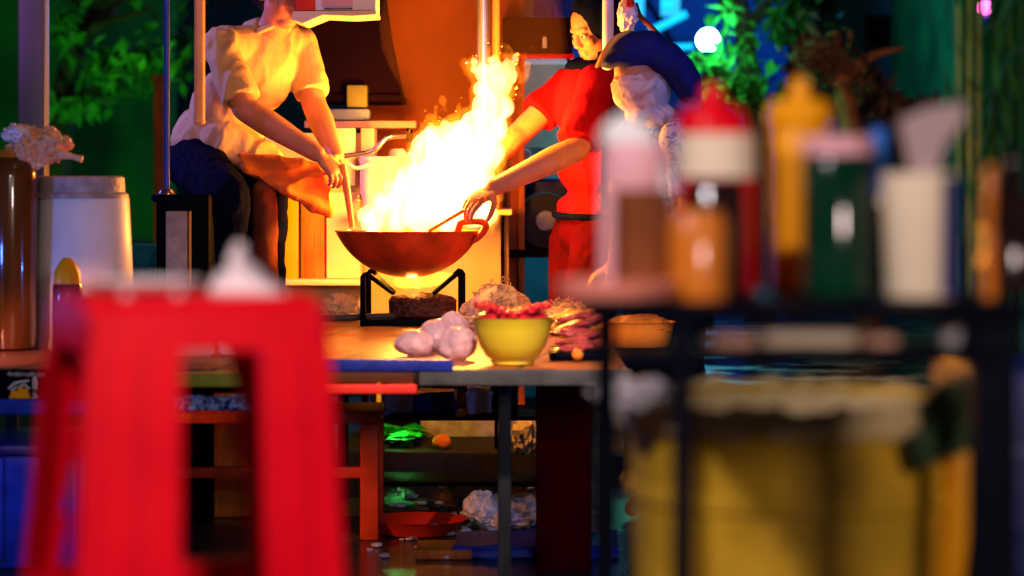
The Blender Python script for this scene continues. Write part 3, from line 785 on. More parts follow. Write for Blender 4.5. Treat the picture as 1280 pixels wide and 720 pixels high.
# food on the counter
bm = nb(); rnd = random.Random(12)
for i in range(900):
    u = rnd.random(); px = 560+u*200; hump = max(math.exp(-((px-622)/42)**2)*1.0, math.exp(-((px-705)/40)**2)*.62)
    D = 7.9+rnd.uniform(-.25, .25); fall = 1-abs(D-7.9)/.32
    z = ZT+.012+hump*.17*fall*rnd.uniform(.55, 1.0); x = P(px, 0, D).x
    p = Vector((x, D, z)); d = Vector((rnd.uniform(-1, 1), rnd.uniform(-1, 1), rnd.uniform(-.6, .6))).normalized()*rnd.uniform(.012, .03)
    k = Vector((rnd.uniform(-1, 1), rnd.uniform(-1, 1), rnd.uniform(-.5, 1)))*.008
    tube(bm, [p-d, p+k, p+d], .0028, 5)
for hx, hr, hz in ((622, .13, .15), (705, .12, .09)):
    h_ = lump((P(hx, 0, 7.92).x, 7.92, ZT), (hr, .22, hz), .2, 2.5, 3, 3)
    me = bpy.data.meshes.new('x'); h_.to_mesh(me); h_.free(); bm.from_mesh(me)
top_mesh('bean_sprouts', 'loose heap of brown stringy sprouts behind the yellow bowl', 'sprouts', bm, 'noodle', kind='stuff')
def on_table(px, D, z=ZT): p = P(px, 0, D); p.z = z; return p
for i, (px, D, rx, rz, lab) in enumerate([(519, 6.75, 27, 18, 'pale lumpy garlic bulb leaning at the outer end of the row'),
                                   (547, 6.95, 24, 23, 'pink tinged garlic bulb between two others on the tiles'),
                                   (572, 6.6, 26, 23, 'plump garlic bulb with a bluish side next to the yellow bowl'),
                                   (566, 7.02, 22, 26, 'cream yellow topped garlic bulb behind the bluish one')]):
    c = on_table(px, D); rx_ = S(rx, D)*.9; rz_ = S(rz, D)*.88
    bm = lump((0, 0, 0), (1, 1, 1), .13, 1.1, i*3+1, 5)
    for v in bm.verts:
        a_ = math.atan2(v.co.y, v.co.x)+i; v.co *= 1+.09*abs(math.sin(a_*3.5))*(1-abs(v.co.z)*.6); v.co.z += .18*max(0, .5-math.hypot(v.co.x, v.co.y))*(1 if v.co.z > 0 else 0)
    bmesh.ops.transform(bm, matrix=Matrix.Translation(c+Vector((0, 0, rz_*.95))) @ Matrix.Rotation(.5*math.sin(i*2.1), 4, 'Y') @ Matrix.Diagonal((rx_, rx_*.9, rz_, 1)), verts=bm.verts[:])
    tp = c+Vector((rx_*.2, 0, rz_*1.8)); tube(bm, [tp-Vector((0, 0, .02)), tp+Vector((.004, 0, .012))], [.012, .004], 8)
    top_mesh('garlic_bulb', lab, 'garlic', bm, 'onion', group='garlic bulbs beside the bowl')
t = thing('yellow_bowl', 'bright yellow plastic bowl heaped with chopped red chilli', 'bowl', on_table(641, 6.42))
bm = nb(); Db = 6.42; cx = 641
def zz(py): return P(0, py, Db).z
zb0 = ZT+.001; out = [(S(24, Db), zb0), (S(27, Db), zb0+.004), (S(27, Db), zb0+.014), (S(34, Db), zz(444)), (S(42, Db), zz(430)), (S(47, Db), zz(413)), (S(50, Db), zz(398)), (S(51.5, Db), zz(396))]
inn = [(S(49, Db), zz(397)), (S(44, Db), zz(411)), (S(30, Db), zz(435)), (.002, zz(440))]
c = P(cx, 0, Db); lathe(bm, (c.x, c.y, 0), out+inn, 56, close=False); bm.faces.new([v for v in bm.verts[:56]][::-1])
link('bowl_body', bm, 'yellow_plastic', t)
bm = nb(); rnd = random.Random(5)
h_ = lump((c.x, c.y, zz(396)), (S(45, Db), S(45, Db), .02), .1, 2, 1, 3); me = bpy.data.meshes.new('x'); h_.to_mesh(me); h_.free(); bm.from_mesh(me)
for i in range(260):
    a = rnd.uniform(0, 6.28); q = math.sqrt(rnd.random())*S(47, Db)
    edge_ = abs(math.cos(a))*q/S(47, Db)
    p = Vector((c.x+q*math.cos(a), c.y+q*math.sin(a), zz(394)+.022*edge_+rnd.uniform(0, .012)))
    ell(bm, p, (rnd.uniform(.006, .012), rnd.uniform(.005, .01), rnd.uniform(.004, .008)), sub=1)
setp(link('chilli_heap', bm, 'chili', None), 'heap of chopped red chilli filling the yellow bowl', 'chilli', kind='stuff')
# tray of raw meat right of the bowl
t = thing('meat_tray', 'dark tray of raw red meat slices right beside the yellow bowl', 'tray', on_table(720, 6.7))
bm = nb(); box(bm, on_table(722, 6.7, ZT+.012), (.16, .3, .022), bev=.006); link('tray_base', bm, 'black_paint', t)
for i in range(7):
    c2 = on_table(705+rnd.uniform(0, 34), 6.6+.04*i, ZT+.03+.012*i)
    bm = lump(c2, (.06, .04, .014), .3, 2.5, i, 3, Matrix.Rotation(rnd.uniform(-.4, .4), 3, 'Y')); link('meat_slice', bm, 'meat', t)
bm = lump(on_table(725, 7.3, ZT+.05), (.08, .1, .05), .3, 2.2, 6, 4)
top_mesh('orange_squash', 'glowing orange piece of squash behind the meat tray', 'squash', bm, 'mandarin')
bm = lump(on_table(690, 7.25, ZT+.03), (.05, .05, .03), .2, 2.2, 4, 3)
bm = lump(on_table(722, 6.5, ZT+.022), (.016, .016, .016), .05, 2, 2, 3)
top_mesh('kumquat', 'tiny orange fruit in front of the meat tray', 'fruit', bm, 'mandarin')
t = thing('side_counter', 'small dark counter carrying the orange pan past the meat tray', 'counter', (P(800, 0, 7.4).x, 7.4, 0))
link('tabletop', slab(P(752, 0, 7).x, P(875, 0, 7).x, 7.0, 7.9, ZT-.05, ZT-.02), 'black_paint', t)
for x_ in (P(757, 0, 7).x, P(868, 0, 7).x):
    for y_ in (7.05, 7.8): link('leg', slab(x_-.015, x_+.015, y_-.015, y_+.015, 0, ZT-.051), 'black_paint', t)
bm = nb(); c_ = on_table(800, 7.4, ZT-.019); lathe(bm, c_, [(.07, 0), (.09, .005), (.105, .075), (.109, .078), (.104, .074), (.08, .02), (.003, .016)], 40)
top_mesh('firelit_pan', 'metal pan coloured orange for firelight, seen beneath the condiment table top', 'pan', bm, mat('firelight_orange', (.85, .24, .02), .3, var=.1))  # firelight on a metal pan, painted in as an orange base colour
bm = lump(c_+Vector((.0, 0, .06)), (.095, .095, .04), .2, 3, 2, 4); top_mesh('fried_food', 'orange fried food piled in the firelit metal pan', 'food', bm, 'mandarin', kind='stuff')
bm = lump(P(425, 386, 8.5), (.07, .06, .05), .4, 3, 5, 4); crumple(bm, .008, 40)
top_mesh('batter_bag', 'scrunched cream bag lying left of the burner stand', 'bag', bm, 'cream')

# ================================================================ BELOW THE COUNTER
t = thing('wooden_bench', 'orange painted wooden bench under the counter behind the red stool', 'bench', P(440, HY+E*F/7.9, 7.9))
bm = nb(); boxp(bm, 150, 475, 515, 530, 7.6, .35, bev=.008); link('seat', bm, 'bench_paint', t)
for x, D in ((450, 7.62), (160, 7.62), (450, 7.92), (160, 7.92)):
    bm = nb(); a = P(x, 530, 7.6); b = P(x+23, 530, 7.6); box(bm, ((a.x+b.x)/2, D, a.z/2), (b.x-a.x, .04, a.z-.001), bev=.004); link('leg', bm, 'bench_paint', t)
bm = nb(); boxp(bm, 180, 452, 584, 598, 7.63, .03); link('stretcher', bm, 'bench_paint', t)
t = thing('grey_bin_crate', 'dusty grey crate standing on the pavement edge under the counter', 'crate', P(600, 560, 9.8))
bm = nb(); boxp(bm, 525, 672, 520, 590, 9.7, .5, bev=.01, z0=.101); link('crate_body', bm, 'grey_panel', t)
bm = nb(); boxp(bm, 520, 677, 514, 522, 9.68, .54, bev=.006); link('rim', bm, 'black_paint', t)
bm = lump(P(552, 577, 9.3)+Vector((0, 0, 0)), (S(12, 9.3), S(12, 9.3), S(10, 9.3)), .08, 1.5, 2, 4)
for v in bm.verts: v.co.z += .1+S(9, 9.3)-P(0, 577, 9.3).z
top_mesh('mandarin_orange', 'single mandarin orange lying on the pavement edge', 'fruit', bm, 'mandarin')
bm = lump((P(655, 0, 9.1).x, 9.15, .17), (S(15, 9.1), .06, .075), .35, 2.5, 9, 4); crumple(bm, .01, 40, 4)
top_mesh('lilac_bag', 'small lilac white plastic bag at the end of the pavement edge', 'plastic bag', bm, 'cloudy_bag')
bm = nb(); rnd = random.Random(3)
for i in range(40):
    p = Vector((P(rnd.uniform(478, 524), 0, 9.55).x, 9.5+rnd.uniform(-.15, .1), .105+rnd.random()*.05)); s = .05
    q = Matrix.Rotation(rnd.uniform(0, 6), 3, 'Z') @ Matrix.Rotation(rnd.uniform(-.6, .6), 3, 'X')
    bm.faces.new([bm.verts.new(p+q @ Vector(v)) for v in ((-s, -.01, 0), (0, -.025, .01), (s*1.6, 0, 0), (0, .025, .01))])
top_mesh('cabbage_leaves', 'pile of bright green vegetable leaves under the counter', 'vegetable leaves', bm, 'green_plastic')
bm = lump((P(640, 0, 7.9).x, 7.9, .045), (S(60, 7.9), .12, .05), .25, 2.0, 12, 5); crumple(bm, .02, 18, 4)
top_mesh('white_sack', 'long crumpled white plastic sack lying on the wet ground', 'plastic sack', bm, 'cloudy_bag')
bm = lump((P(600, 0, 7.8).x, 7.82, .08), (.05, .05, .05), .35, 2.0, 2, 4); crumple(bm, .012, 30, 7)
top_mesh('knotted_bag', 'bright knotted white bag on top of the long white sack', 'plastic bag', bm, 'white_paper')
bm = nb(); box(bm, (P(670, 0, 7.35).x, 7.38, .02), (.5, .34, .04), bev=.006); bmesh.ops.subdivide_edges(bm, edges=bm.edges[:], cuts=6, use_grid_fill=True); crumple(bm, .012, 12, 4)
top_mesh('blue_tarp', 'crumpled bright blue tarpaulin on the ground under the counter', 'tarpaulin', bm, 'blue_tarp')
bm = nb(); c_ = Vector((P(522, 0, 7.75).x, 7.75, .001)); lathe(bm, c_, [(.10, 0), (.12, .004), (.155, .045), (.16, .047), (.15, .042), (.115, .012), (.003, .008)], 48)
top_mesh('red_reflection', 'shallow red basin shape standing in for a red reflection on the wet ground', 'basin', bm, 'fire_red')  # added shape in place of the red reflection on the wet ground
t = thing('storage_rack', 'low dark wire rack with pale edges standing under the counter', 'rack', (P(560, 0, 8.6).x, 8.6, 0))
for z_ in (.07, .30):
    bm = nb(); box(bm, (P(570, 0, 8.6).x, 8.6, z_), (.62, .3, .015), bev=.003); link('shelf', bm, 'black_paint', t)
for x_ in (-.30, .30):
    for y_ in (-.14, .14): bm = nb(); tube(bm, [(P(570, 0, 8.6).x+x_, 8.6+y_, 0), (P(570, 0, 8.6).x+x_, 8.6+y_, .42)], .007); link('post', bm, 'steel', t)
for k_, (px_, m_, w_, h_, lab) in enumerate(((500, 'grey_panel', .07, .10, 'grey tub on the low rack'), (545, 'navy_plastic', .09, .08, 'navy box on the low rack beside the grey tub'), (600, 'pale_scarf', .06, .09, 'pale lumpy sack on the low rack'), (632, 'maroon_cloth', .05, .12, 'dark red bundle at the end of the low rack'))):
    bm = nb(); box(bm, (P(px_, 0, 8.6).x, 8.58, .309+h_/2), (w_*1.6, .2, h_), bev=.015); bmesh.ops.subdivide_edges(bm, edges=bm.edges[:], cuts=2, use_grid_fill=True); crumple(bm, .012, 22, k_)
    top_mesh(['storage_tub', 'storage_box', 'small_sack', 'cloth_bundle'][k_], lab, ['tub', 'box', 'sack', 'bundle'][k_], bm, m_)
bm = nb(); rl = random.Random(21)
for i in range(110):
    D_l = rl.uniform(7.2, 9.0); x_ = P(rl.uniform(455, 735), 0, D_l).x; s_ = rl.uniform(.006, .022)
    k_ = lump((x_, D_l, s_*.45), (s_*rl.uniform(.7, 1.6), s_, s_*.45), .4, 2.2, i, 1, Matrix.Rotation(rl.uniform(0, 3), 3, 'Z'))
    me = bpy.data.meshes.new('x'); k_.to_mesh(me); k_.free(); bm.from_mesh(me)
top_mesh('litter', 'scattered pale food scraps and paper bits on the wet ground', 'litter', bm, 'cloudy_bag', kind='stuff')
bm = nb(); tube(bm, curve_pts([P(470, 0, 8.1)*1, (P(500, 0, 8).x, 7.9, .012), (P(560, 0, 8).x, 8.25, .012), (P(620, 0, 8).x, 7.6, .012), (P(700, 0, 8).x, 7.75, .012)][1:], 10), .009, 8)
top_mesh('rubber_hose', 'thin black rubber hose snaking over the wet ground under the counter', 'hose', bm, 'hose')
t = thing('mottled_post', 'leaning post wrapped in mottled bark beside the cook\'s legs', 'post', P(738, HY+E*F/7.7, 7.7))
bm = nb(); tube(bm, curve_pts([P(738, HY+E*F/7.7, 7.7), P(742, 600, 7.65), P(750, 520, 7.6), P(755, 470, 7.6)], 6), .028, 14); crumple(bm, .006, 50); link('shaft', bm, 'bark', t)
for k, y in enumerate((586, 622)):
    bm = nb(); boxp(bm, 721, 737, y-5, y+4, 7.72, .03); link('peg', bm, 'fire_red' if k == 0 else 'mandarin', t)
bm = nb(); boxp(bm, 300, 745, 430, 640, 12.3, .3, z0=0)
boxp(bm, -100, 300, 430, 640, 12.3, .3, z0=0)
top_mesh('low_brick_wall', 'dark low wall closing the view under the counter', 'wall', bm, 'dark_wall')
bm = nb(); boxp(bm, 519, 590, 700, 712, 7.2, .2, z0=.001, z1=.03)
top_mesh('orange_plank', 'short orange lit plank lying on the ground under the counter', 'plank', bm, 'wood_orange')

# ================================================================ FOREGROUND: RED STOOL
base_z = E-.1165-.45
th = R(20)
SC = Vector((-.3535, 2.60, 0))
rotz = Matrix.Rotation(th, 3, 'Z')
t = thing('red_stool', 'bright red moulded plastic stool close in front of the counter', 'stool', (SC.x, SC.y, base_z))
def sp(x, y, z): v = rotz @ Vector((x, y, 0)); return Vector((SC.x+v.x, SC.y+v.y, base_z+z))
def ha(z): return .1245+.03*(0.45-z)/.45*.75
def prism(bm, q, th_, nrm):
    """q: 4 corners (local) extruded by nrm*th_"""
    a = [bm.verts.new(sp(*p)) for p in q]; b = [bm.verts.new(sp(p[0]+nrm[0]*th_, p[1]+nrm[1]*th_, p[2])) for p in q]
    bm.faces.new(a); bm.faces.new(b[::-1])
    n_ = len(q)
    for i in range(n_): bm.faces.new((a[i], b[i], b[(i+1) % n_], a[(i+1) % n_]))
bm = nb()
vs = box(bm, (0, 0, 0), (.249, .249, .018), bev=0)
bmesh.ops.bevel(bm, geom=[e for e in bm.edges if abs(e.verts[0].co.z-e.verts[1].co.z) > .01], offset=.025, segments=6, affect='EDGES')
bmesh.ops.bevel(bm, geom=[e for e in bm.edges if e.verts[0].co.z > .005 and e.verts[1].co.z > .005], offset=.006, segments=3, affect='EDGES')
bmesh.ops.transform(bm, matrix=Matrix.Translation((SC.x, SC.y, base_z+.441)) @ rotz.to_4x4(), verts=bm.verts[:])
link('seat', bm, 'red_plastic', t)
bm = nb()
for (nx, ny) in ((0, -1), (0, 1), (-1, 0), (1, 0)):
    for z0_, z1_ in ((.395, .434),):
        a0, a1 = ha(z0_), ha(z1_)
        if nx == 0: q = [(-a0, ny*a0, z0_), (a0, ny*a0, z0_), (a1, ny*a1, z1_), (-a1, ny*a1, z1_)]
        else: q = [(nx*a0, -a0, z0_), (nx*a0, a0, z0_), (nx*a1, a1, z1_), (nx*a1, -a1, z1_)]
        prism(bm, q, .006, (-nx, -ny))
link('apron', bm, 'red_plastic', t)
for sx in (-1, 1):
    for sy in (-1, 1):
        bm = nb(); zs = [0, .1, .2, .3, .395]
        for z0_, z1_ in zip(zs, zs[1:]):
            a0, a1 = ha(z0_), ha(z1_)
            if sy < 0:
                i0 = sx*(.047-.006*(z0_/.4))+.011; i1 = sx*(.047-.006*(z1_/.4))+.011; w0 = w1 = .024; k0 = k1 = 0; mid = (i0+sx*a0)/2, (i1+sx*a1)/2
            else:
                k0 = .016*(.395-z0_)/.395; k1 = .016*(.395-z1_)/.395
                i0 = sx*(a0+k0-.036); i1 = sx*(a1+k1-.036-.02*(z1_/.4)); w0 = w1 = .028
            b0, b1 = a0+k0, a1+k1
            prism(bm, [(i0, sy*a0, z0_), (sx*b0, sy*a0, z0_), (sx*b1, sy*a1, z1_), (i1, sy*a1, z1_)], .006, (0, -sy))
            prism(bm, [(sx*b0, sy*(a0-w0), z0_), (sx*b0, sy*a0, z0_), (sx*b1, sy*a1, z1_), (sx*b1, sy*(a1-w1), z1_)], .006, (-sx, 0))
            if sy > 0: continue
            # shallow hollow down the middle of the leg face, edged by ribs
            prism(bm, [(mid[0]-.006, sy*(a0+.005), z0_), (mid[0]+.006, sy*(a0+.005), z0_), (mid[1]+.006, sy*(a1+.005), z1_), (mid[1]-.006, sy*(a1+.005), z1_)], .006, (0, -sy))
            # raised ribs along the opening and the outer corner
            prism(bm, [(i0, sy*(a0+.004), z0_), (i0+sx*.014, sy*(a0+.004), z0_), (i1+sx*.014, sy*(a1+.004), z1_), (i1, sy*(a1+.004), z1_)], .005, (0, -sy))
            prism(bm, [(sx*(a0-.014), sy*(a0+.004), z0_), (sx*a0, sy*(a0+.004), z0_), (sx*a1, sy*(a1+.004), z1_), (sx*(a1-.014), sy*(a1+.004), z1_)], .005, (0, -sy))
        bmesh.ops.remove_doubles(bm, verts=bm.verts[:], dist=.0002)
        link('leg', bm, 'red_plastic', t)
for (nx, ny) in ((0, -1), (0, 1), (-1, 0), (1, 0)):
    bm = nb(); z0_, z1_ = .105, .140; a0, a1 = ha(z0_), ha(z1_)
    if ny < 0: q = [(-.035, -(a0-.001), z0_), (.057, -(a0-.001), z0_), (.057, -(a1-.001), z1_), (-.035, -(a1-.001), z1_)]
    elif ny > 0: q = [(-a0, a0-.001, z0_), (a0, a0-.001, z0_), (a1, a1-.001, z1_), (-a1, a1-.001, z1_)]
    else: q = [(nx*(a0-.002), -(a0-.025), z0_), (nx*(a0+.009), a0-.03, z0_), (nx*(a1+.007), a1-.03, z1_), (nx*(a1-.002), -(a1-.025), z1_)]
    prism(bm, q, .010, (-nx, -ny)); link('stretcher', bm, 'red_plastic', t)
ztop = base_z+.4505
# tissue on the stool
def ontop(px, D): p = P(px, 0, D); p.z = ztop; return p
prof = [(262, 0), (266, 14), (272, 22), (282, 26), (288, 46), (297, 62), (304, 56), (314, 36), (330, 22), (344, 12), (352, 0)]
bm = nb(); D0 = 2.6
lay = []
for k, (dd, s_) in enumerate(((-.03, .55), (-.015, .9), (0, 1), (.015, .92), (.03, .55))):
    lay.append([bm.verts.new(Vector((P(306+(x-306)*(.75+.25*s_), 0, D0).x, D0+dd, ztop+S(h_*s_, D0)+.0005))) for x, h_ in prof])
for a, b in zip(lay, lay[1:]):
    for i in range(len(prof)-1): bm.faces.new((a[i], a[i+1], b[i+1], b[i]))
bm.faces.new(lay[0]); bm.faces.new(lay[-1][::-1])
bmesh.ops.subdivide_edges(bm, edges=bm.edges[:], cuts=3, use_grid_fill=True); crumple(bm, .004, 45, 2)
top_mesh('paper_tissue', 'crumpled pinkish paper tissue peaked on the red stool seat', 'tissue', bm, 'tissue')
bm = nb(); lathe(bm, ontop(180, 2.6)+Vector((0, 0, .0005)), [(.035, 0), (.055, .006), (.062, .012), (.060, .013), (.052, .008), (.03, .004), (.002, .003)], 40, sx=1.0)
top_mesh('white_saucer', 'small lilac white saucer on the red stool seat', 'saucer', bm, 'white_plastic')
for i, (px, w, lab) in enumerate(((157, 6, 'red glint disc at the outer corner of the stool seat'), (221, 6, 'tiny pink glint disc in the middle of the stool seat'), (348, 6, 'tiny pale glint disc beside the paper tissue'))):
    p = rotz @ Vector((-.1245*1+.249*((px-110)/295), -.118, 0))
    bm = nb(); lathe(bm, (SC.x+p.x, SC.y+p.y, ztop+.0005), [(S(6, 2.5), 0), (S(6, 2.5), .006), (S(4, 2.5), .008)], 20)
    top_mesh('stool_glint', ['flat pink disc standing in for a glint beside the white saucer', 'pink disc standing in for a glint between saucer and paper tissue', 'pale disc standing in for a glint at the far corner past the paper tissue'][i], 'bottle cap', bm, 'pink_plastic')  # flat discs painting in small blurred highlights on the seat edge
# low table the stool stands on
t = thing('low_table', 'low dark side table carrying the red stool', 'table', (SC.x, SC.y, 0))
link('tabletop', slab(SC.x-.26, SC.x+.26, SC.y-.26, SC.y+.26, base_z-.03, base_z-.001), 'black_paint', t)
for sx in (-1, 1):
    for sy in (-1, 1): link('leg', slab(SC.x+sx*.23-.015, SC.x+sx*.23+.015, SC.y+sy*.23-.015, SC.y+sy*.23+.015, 0, base_z-.031), 'black_paint', t)

# ================================================================ FOREGROUND: CONDIMENT TABLE
DT = 2.5; zt = P(0, 372, DT).z
t = thing('condiment_table', 'black metal table crowded with blurred sauce bottles', 'table', (P(1000, 0, DT).x, DT, 0))
xl = P(737, 0, 2.35).x; xr = P(1290, 0, 2.35).x
link('tabletop', slab(xl, xr, 2.33, 2.72, zt-.013, zt), 'black_paint', t)
zr = P(0, 442, 2.3).z
link('lower_shelf', slab(xl+.03, xr-.03, 2.335, 2.46, zr-.014, zr), 'black_paint', t)
for px, D in ((853, 2.348), (1244, 2.348)):
    x = P(px, 0, D).x; w = .0105 if px < 1000 else .022
    link('leg', slab(x-w, x+w, D-.011, D+.011, 0, zt-.014), 'black_paint', t)
for px, D in ((757, 2.70), (1225, 2.70)):
    x = P(px, 0, D).x; link('leg', slab(x-.0115, x+.0115, D-.011, D+.011, 0, zt-.014), 'black_paint', t)
link('apron', slab(P(866, 0, 2.31).x, P(1222, 0, 2.31).x, 2.34, 2.348, P(0, 402, 2.34).z, zt-.0135), 'black_paint', t)

def bt(name, label, cat, cx, D, parts, group=None):
    t = thing(name, label, cat, (P(cx, 0, D).x, D, zt))
    for (pn, prof, m, dx) in parts:
        bm = nb(); lathep(bm, cx+dx, D, prof); link(pn, bm, m, t)
    return t
def yb(D): return HY+(E-zt-.0008)*F/D     # photo y of the table top at distance D
D = 2.62; b_ = yb(D)
bt('ketchup_bottle', 'red squeeze bottle with pointed cap and a wide cream label', 'squeeze bottle', 896, D,
   [('bottle_body', [(160, 44), (170, 47), (300, 48), (b_-4, 48), (b_, 44)], 'red_plastic', 0),
    ('nozzle', [(106, 11), (112, 13), (130, 15), (134, 36), (146, 43), (162, 45)], 'red_plastic', -6),
    ('label', [(168, 49.0), (222, 49.0)], 'label_cream', 0)])
D = 2.50; b_ = yb(D)
bt('soy_bottle', 'dark soy sauce jar standing in front of the red squeeze bottle', 'sauce jar', 894, D,
   [('bottle_body', [(232, 34), (238, 38), (b_-3, 38), (b_, 34)], 'sauce_dark', 0), ('cap', [(224, 33), (233, 35)], 'black_paint', 0)])
D = 2.42; b_ = yb(D)
bt('amber_sauce_jar', 'squat jar of orange brown chilli sauce before the soy jar', 'sauce jar', 872, D,
   [('bottle_body', [(272, 34), (280, 38), (b_-3, 38), (b_, 34)], 'amber', 0), ('cap', [(262, 32), (273, 33)], 'amber', 0)])
D = 2.66; b_ = yb(D)
bt('mustard_bottle', 'yellow squeeze bottle with a stubby nozzle', 'squeeze bottle', 1000, D,
   [('bottle_body', [(160, 34), (170, 38), (210, 39), (b_-4, 39), (b_, 35)], 'mustard', 0),
    ('nozzle', [(98, 9), (104, 12), (122, 13), (126, 34), (136, 42), (156, 42), (162, 38)], 'mustard', 0)])
D = 2.52; b_ = yb(D)
bt('green_jar', 'dark green glass jar with a pink screw lid', 'jar', 1046, D,
   [('jar_body', [(194, 38), (204, 43), (b_-5, 43), (b_, 39)], 'green_glass', 0), ('lid', [(170, 40), (173, 44), (194, 44)], 'pink_plastic', 0)])
D = 2.74; b_ = yb(D)
bt('blue_bottle', 'slim bright blue bottle half hidden behind the green jar', 'bottle', 1098, D,
   [('bottle_body', [(236, 8), (262, 12), (b_, 12)], 'green_glass', 0), ('cap', [(160, 8), (164, 11), (238, 11)], 'blue_plastic', 0)])
D = 2.5; b_ = yb(D)
bt('napkin_cup', 'cream cup with a navy side strip holding folded napkins', 'cup', 1150, D,
   [('cup_body', [(216, 46), (222, 46), (b_-3, 42), (b_, 40)], 'cream', 0)])
t2 = bpy.data.objects['napkin_cup']
bm = nb(); lathep(bm, 1160, D, [(222, 42), (b_-4, 38)]); link('side_strip', bm, 'navy_plastic', t2)
bm = nb(); pl = [(1142, 222), (1126, 150), (1160, 134), (1206, 128), (1204, 150), (1180, 184), (1170, 222)]
f1 = [bm.verts.new(P(x, y, D-.01)) for x, y in pl]; f2 = [bm.verts.new(P(x, y, D-.01)+Vector((0, .02, 0))) for x, y in pl]
bm.faces.new(f1); bm.faces.new(f2[::-1]); n = len(pl)
for i in range(n): bm.faces.new((f1[i], f2[i], f2[(i+1) % n], f1[(i+1) % n]))
top_mesh('folded_napkin', 'dusky pink folded napkin sticking out of the cream cup', 'napkin', bm, 'dusky_paper', smooth=False)
D = 2.45; b_ = yb(D)
bt('glass_cruet', 'clear glass cruet of brown sauce with a slanted white spout', 'cruet', 796, D,
   [('glass_body', [(226, 34), (236, 43), (b_-4, 44), (b_, 40)], 'sauce_brown', 0),
    ('collar', [(180, 40), (190, 45), (226, 45), (236, 43)], 'pink_plastic', 0)])
t2 = bpy.data.objects['glass_cruet']
bm = nb(); tube(bm, curve_pts([P(778, 186, D), P(784, 168, D), P(800, 172, D-.01), P(822, 200, D-.02), P(836, 238, D-.02)], 5), [S(w, D) for w in [30, 31, 32, 32, 30, 28, 26, 24, 22, 20, 18, 16, 14, 12, 10, 9, 8, 7.5, 7, 7, 7]], 16); link('spout', bm, 'white_plastic', t2)
bm = nb(); boxp(bm, 752, 768, 236, b_-6, D-.045, .012, bev=.004); link('handle', bm, 'pink_plastic', t2)
D = 2.6; b_ = yb(D)
bt('oil_bottle', 'tall dark oil bottle with orange glints at the table corner', 'bottle', 1262, D,
   [('bottle_body', [(200, 12), (236, 16), (262, 34), (b_-4, 36), (b_, 32)], 'sauce_dark', 0), ('cap', [(184, 12), (200, 13)], 'black_paint', 0)])
bm = nb(); lathep(bm, 1237, 2.44, [(206, 4), (212, 7), (262, 7), (282, 4.5), (300, 8), (yb(2.44)-2, 9), (yb(2.44), 7)])
top_mesh('glint_streak', 'slim amber shape standing in for the orange highlight on the dark oil bottle', 'cruet', bm, 'amber')  # orange highlight of the oil bottle, built as its own amber shape
bm = nb(); lathe(bm, (P(768, 0, 2.42).x, 2.40, zt+.001), [(.034, 0), (.054, .006), (.060, .020), (.058, .021), (.045, .008), (.002, .005)], 40)
top_mesh('pink_dish', 'shallow salmon pink plastic dish overhanging the table corner', 'dish', bm, mat('salmon', (.85, .28, .2), .4, var=.1))
# things on the lower shelf
bm = nb(); boxp(bm, 950, 1074, 415, 441.5, 2.37, .07, z0=zr+.001, bev=.012)
top_mesh('cream_packet', 'long cream paper packet on the lower shelf', 'packet', bm, 'cream')
for i, (x0, x1, m, lab) in enumerate(((886, 946, 'peach_panel', 'dull pink packet beside the long cream one on the shelf'), (1078, 1124, 'peach_panel', 'dull pink packet between the cream packet and the white cup'))):
    bm = nb(); boxp(bm, x0, x1, 419, 441.5, 2.38, .06, z0=zr+.001, bev=.01); top_mesh('pink_packet', lab, 'packet', bm, m)
bm = nb(); p = P(1196, 0, 2.40); lathe(bm, (p.x, 2.40, zr+.001), [(.014, 0), (.018, .002), (.024, .042), (.022, .042), (.016, .006), (.002, .004)], 28)
top_mesh('white_cup', 'little white cup at the end of the lower shelf', 'cup', bm, 'white_plastic')

# yellow bin with liner
DB = 3.05; zrim = P(0, 497, DB).z
t = thing('yellow_bin', 'large dull yellow rubbish bin under the condiment table', 'rubbish bin', (P(995, 0, DB).x, DB, 0))
bm = nb(); c = P(995, 0, DB); Rr = S(212, DB)
c = P(995, 0, DB); lathe(bm, (c.x, c.y, 0), [(Rr*.82, .001), (Rr*.84, .02), (Rr*.97, zrim-.125), (Rr*1.0, zrim-.12), (Rr*1.0, zrim-.105), (Rr*.98, zrim-.10), (Rr, zrim-.02), (Rr*1.03, zrim-.015), (Rr*1.03, zrim), (Rr*.98, zrim), (Rr*.94, zrim-.2), (Rr*.5, zrim-.22)], 64); link('bin_body', bm, 'bin_yellow', t)
bm = nb(); p = P(1192, 600, 2.95); box(bm, (p.x, 2.93, p.z-.02), (.035, .05, .22), Matrix.Rotation(R(6), 3, 'Y'), .01); link('handle', bm, 'mustard', t)
bm = nb(); seg = 160; rings = []
for j, (rr, z) in enumerate(((.92, -.05), (.985, -.004), (1.03, .005), (1.06, .001), (1.07, -.014), (1.065, -.03))):
    ring = []
    for i in range(seg):
        a = 2*math.pi*i/seg; w = mn.noise(Vector((math.cos(a)*5, math.sin(a)*5, j*.25)))
        ring.append(bm.verts.new((c.x+Rr*(rr+.022*w*(j/5+.3))*math.cos(a), c.y+Rr*(rr+.022*w*(j/5+.3))*math.sin(a), zrim+z+.009*w+.01*mn.noise(Vector((a*9, j, 0))))))
    rings.append(ring)
for a, b in zip(rings, rings[1:]):
    for i in range(seg): bm.faces.new((a[i], a[(i+1) % seg], b[(i+1) % seg], b[i]))
o = top_mesh('bin_liner', 'whitish ruffled plastic liner folded over the yellow bin rim', 'bin liner', bm, mat('liner', (.66, .50, .24), .4, var=.15, alpha=.8, bump=.4, bscale=25))
bm = lump(P(795, 492, 2.9), (S(55, 2.9), .05, S(18, 2.9)), .3, 2.2, 5, 4); crumple(bm, .008, 45)
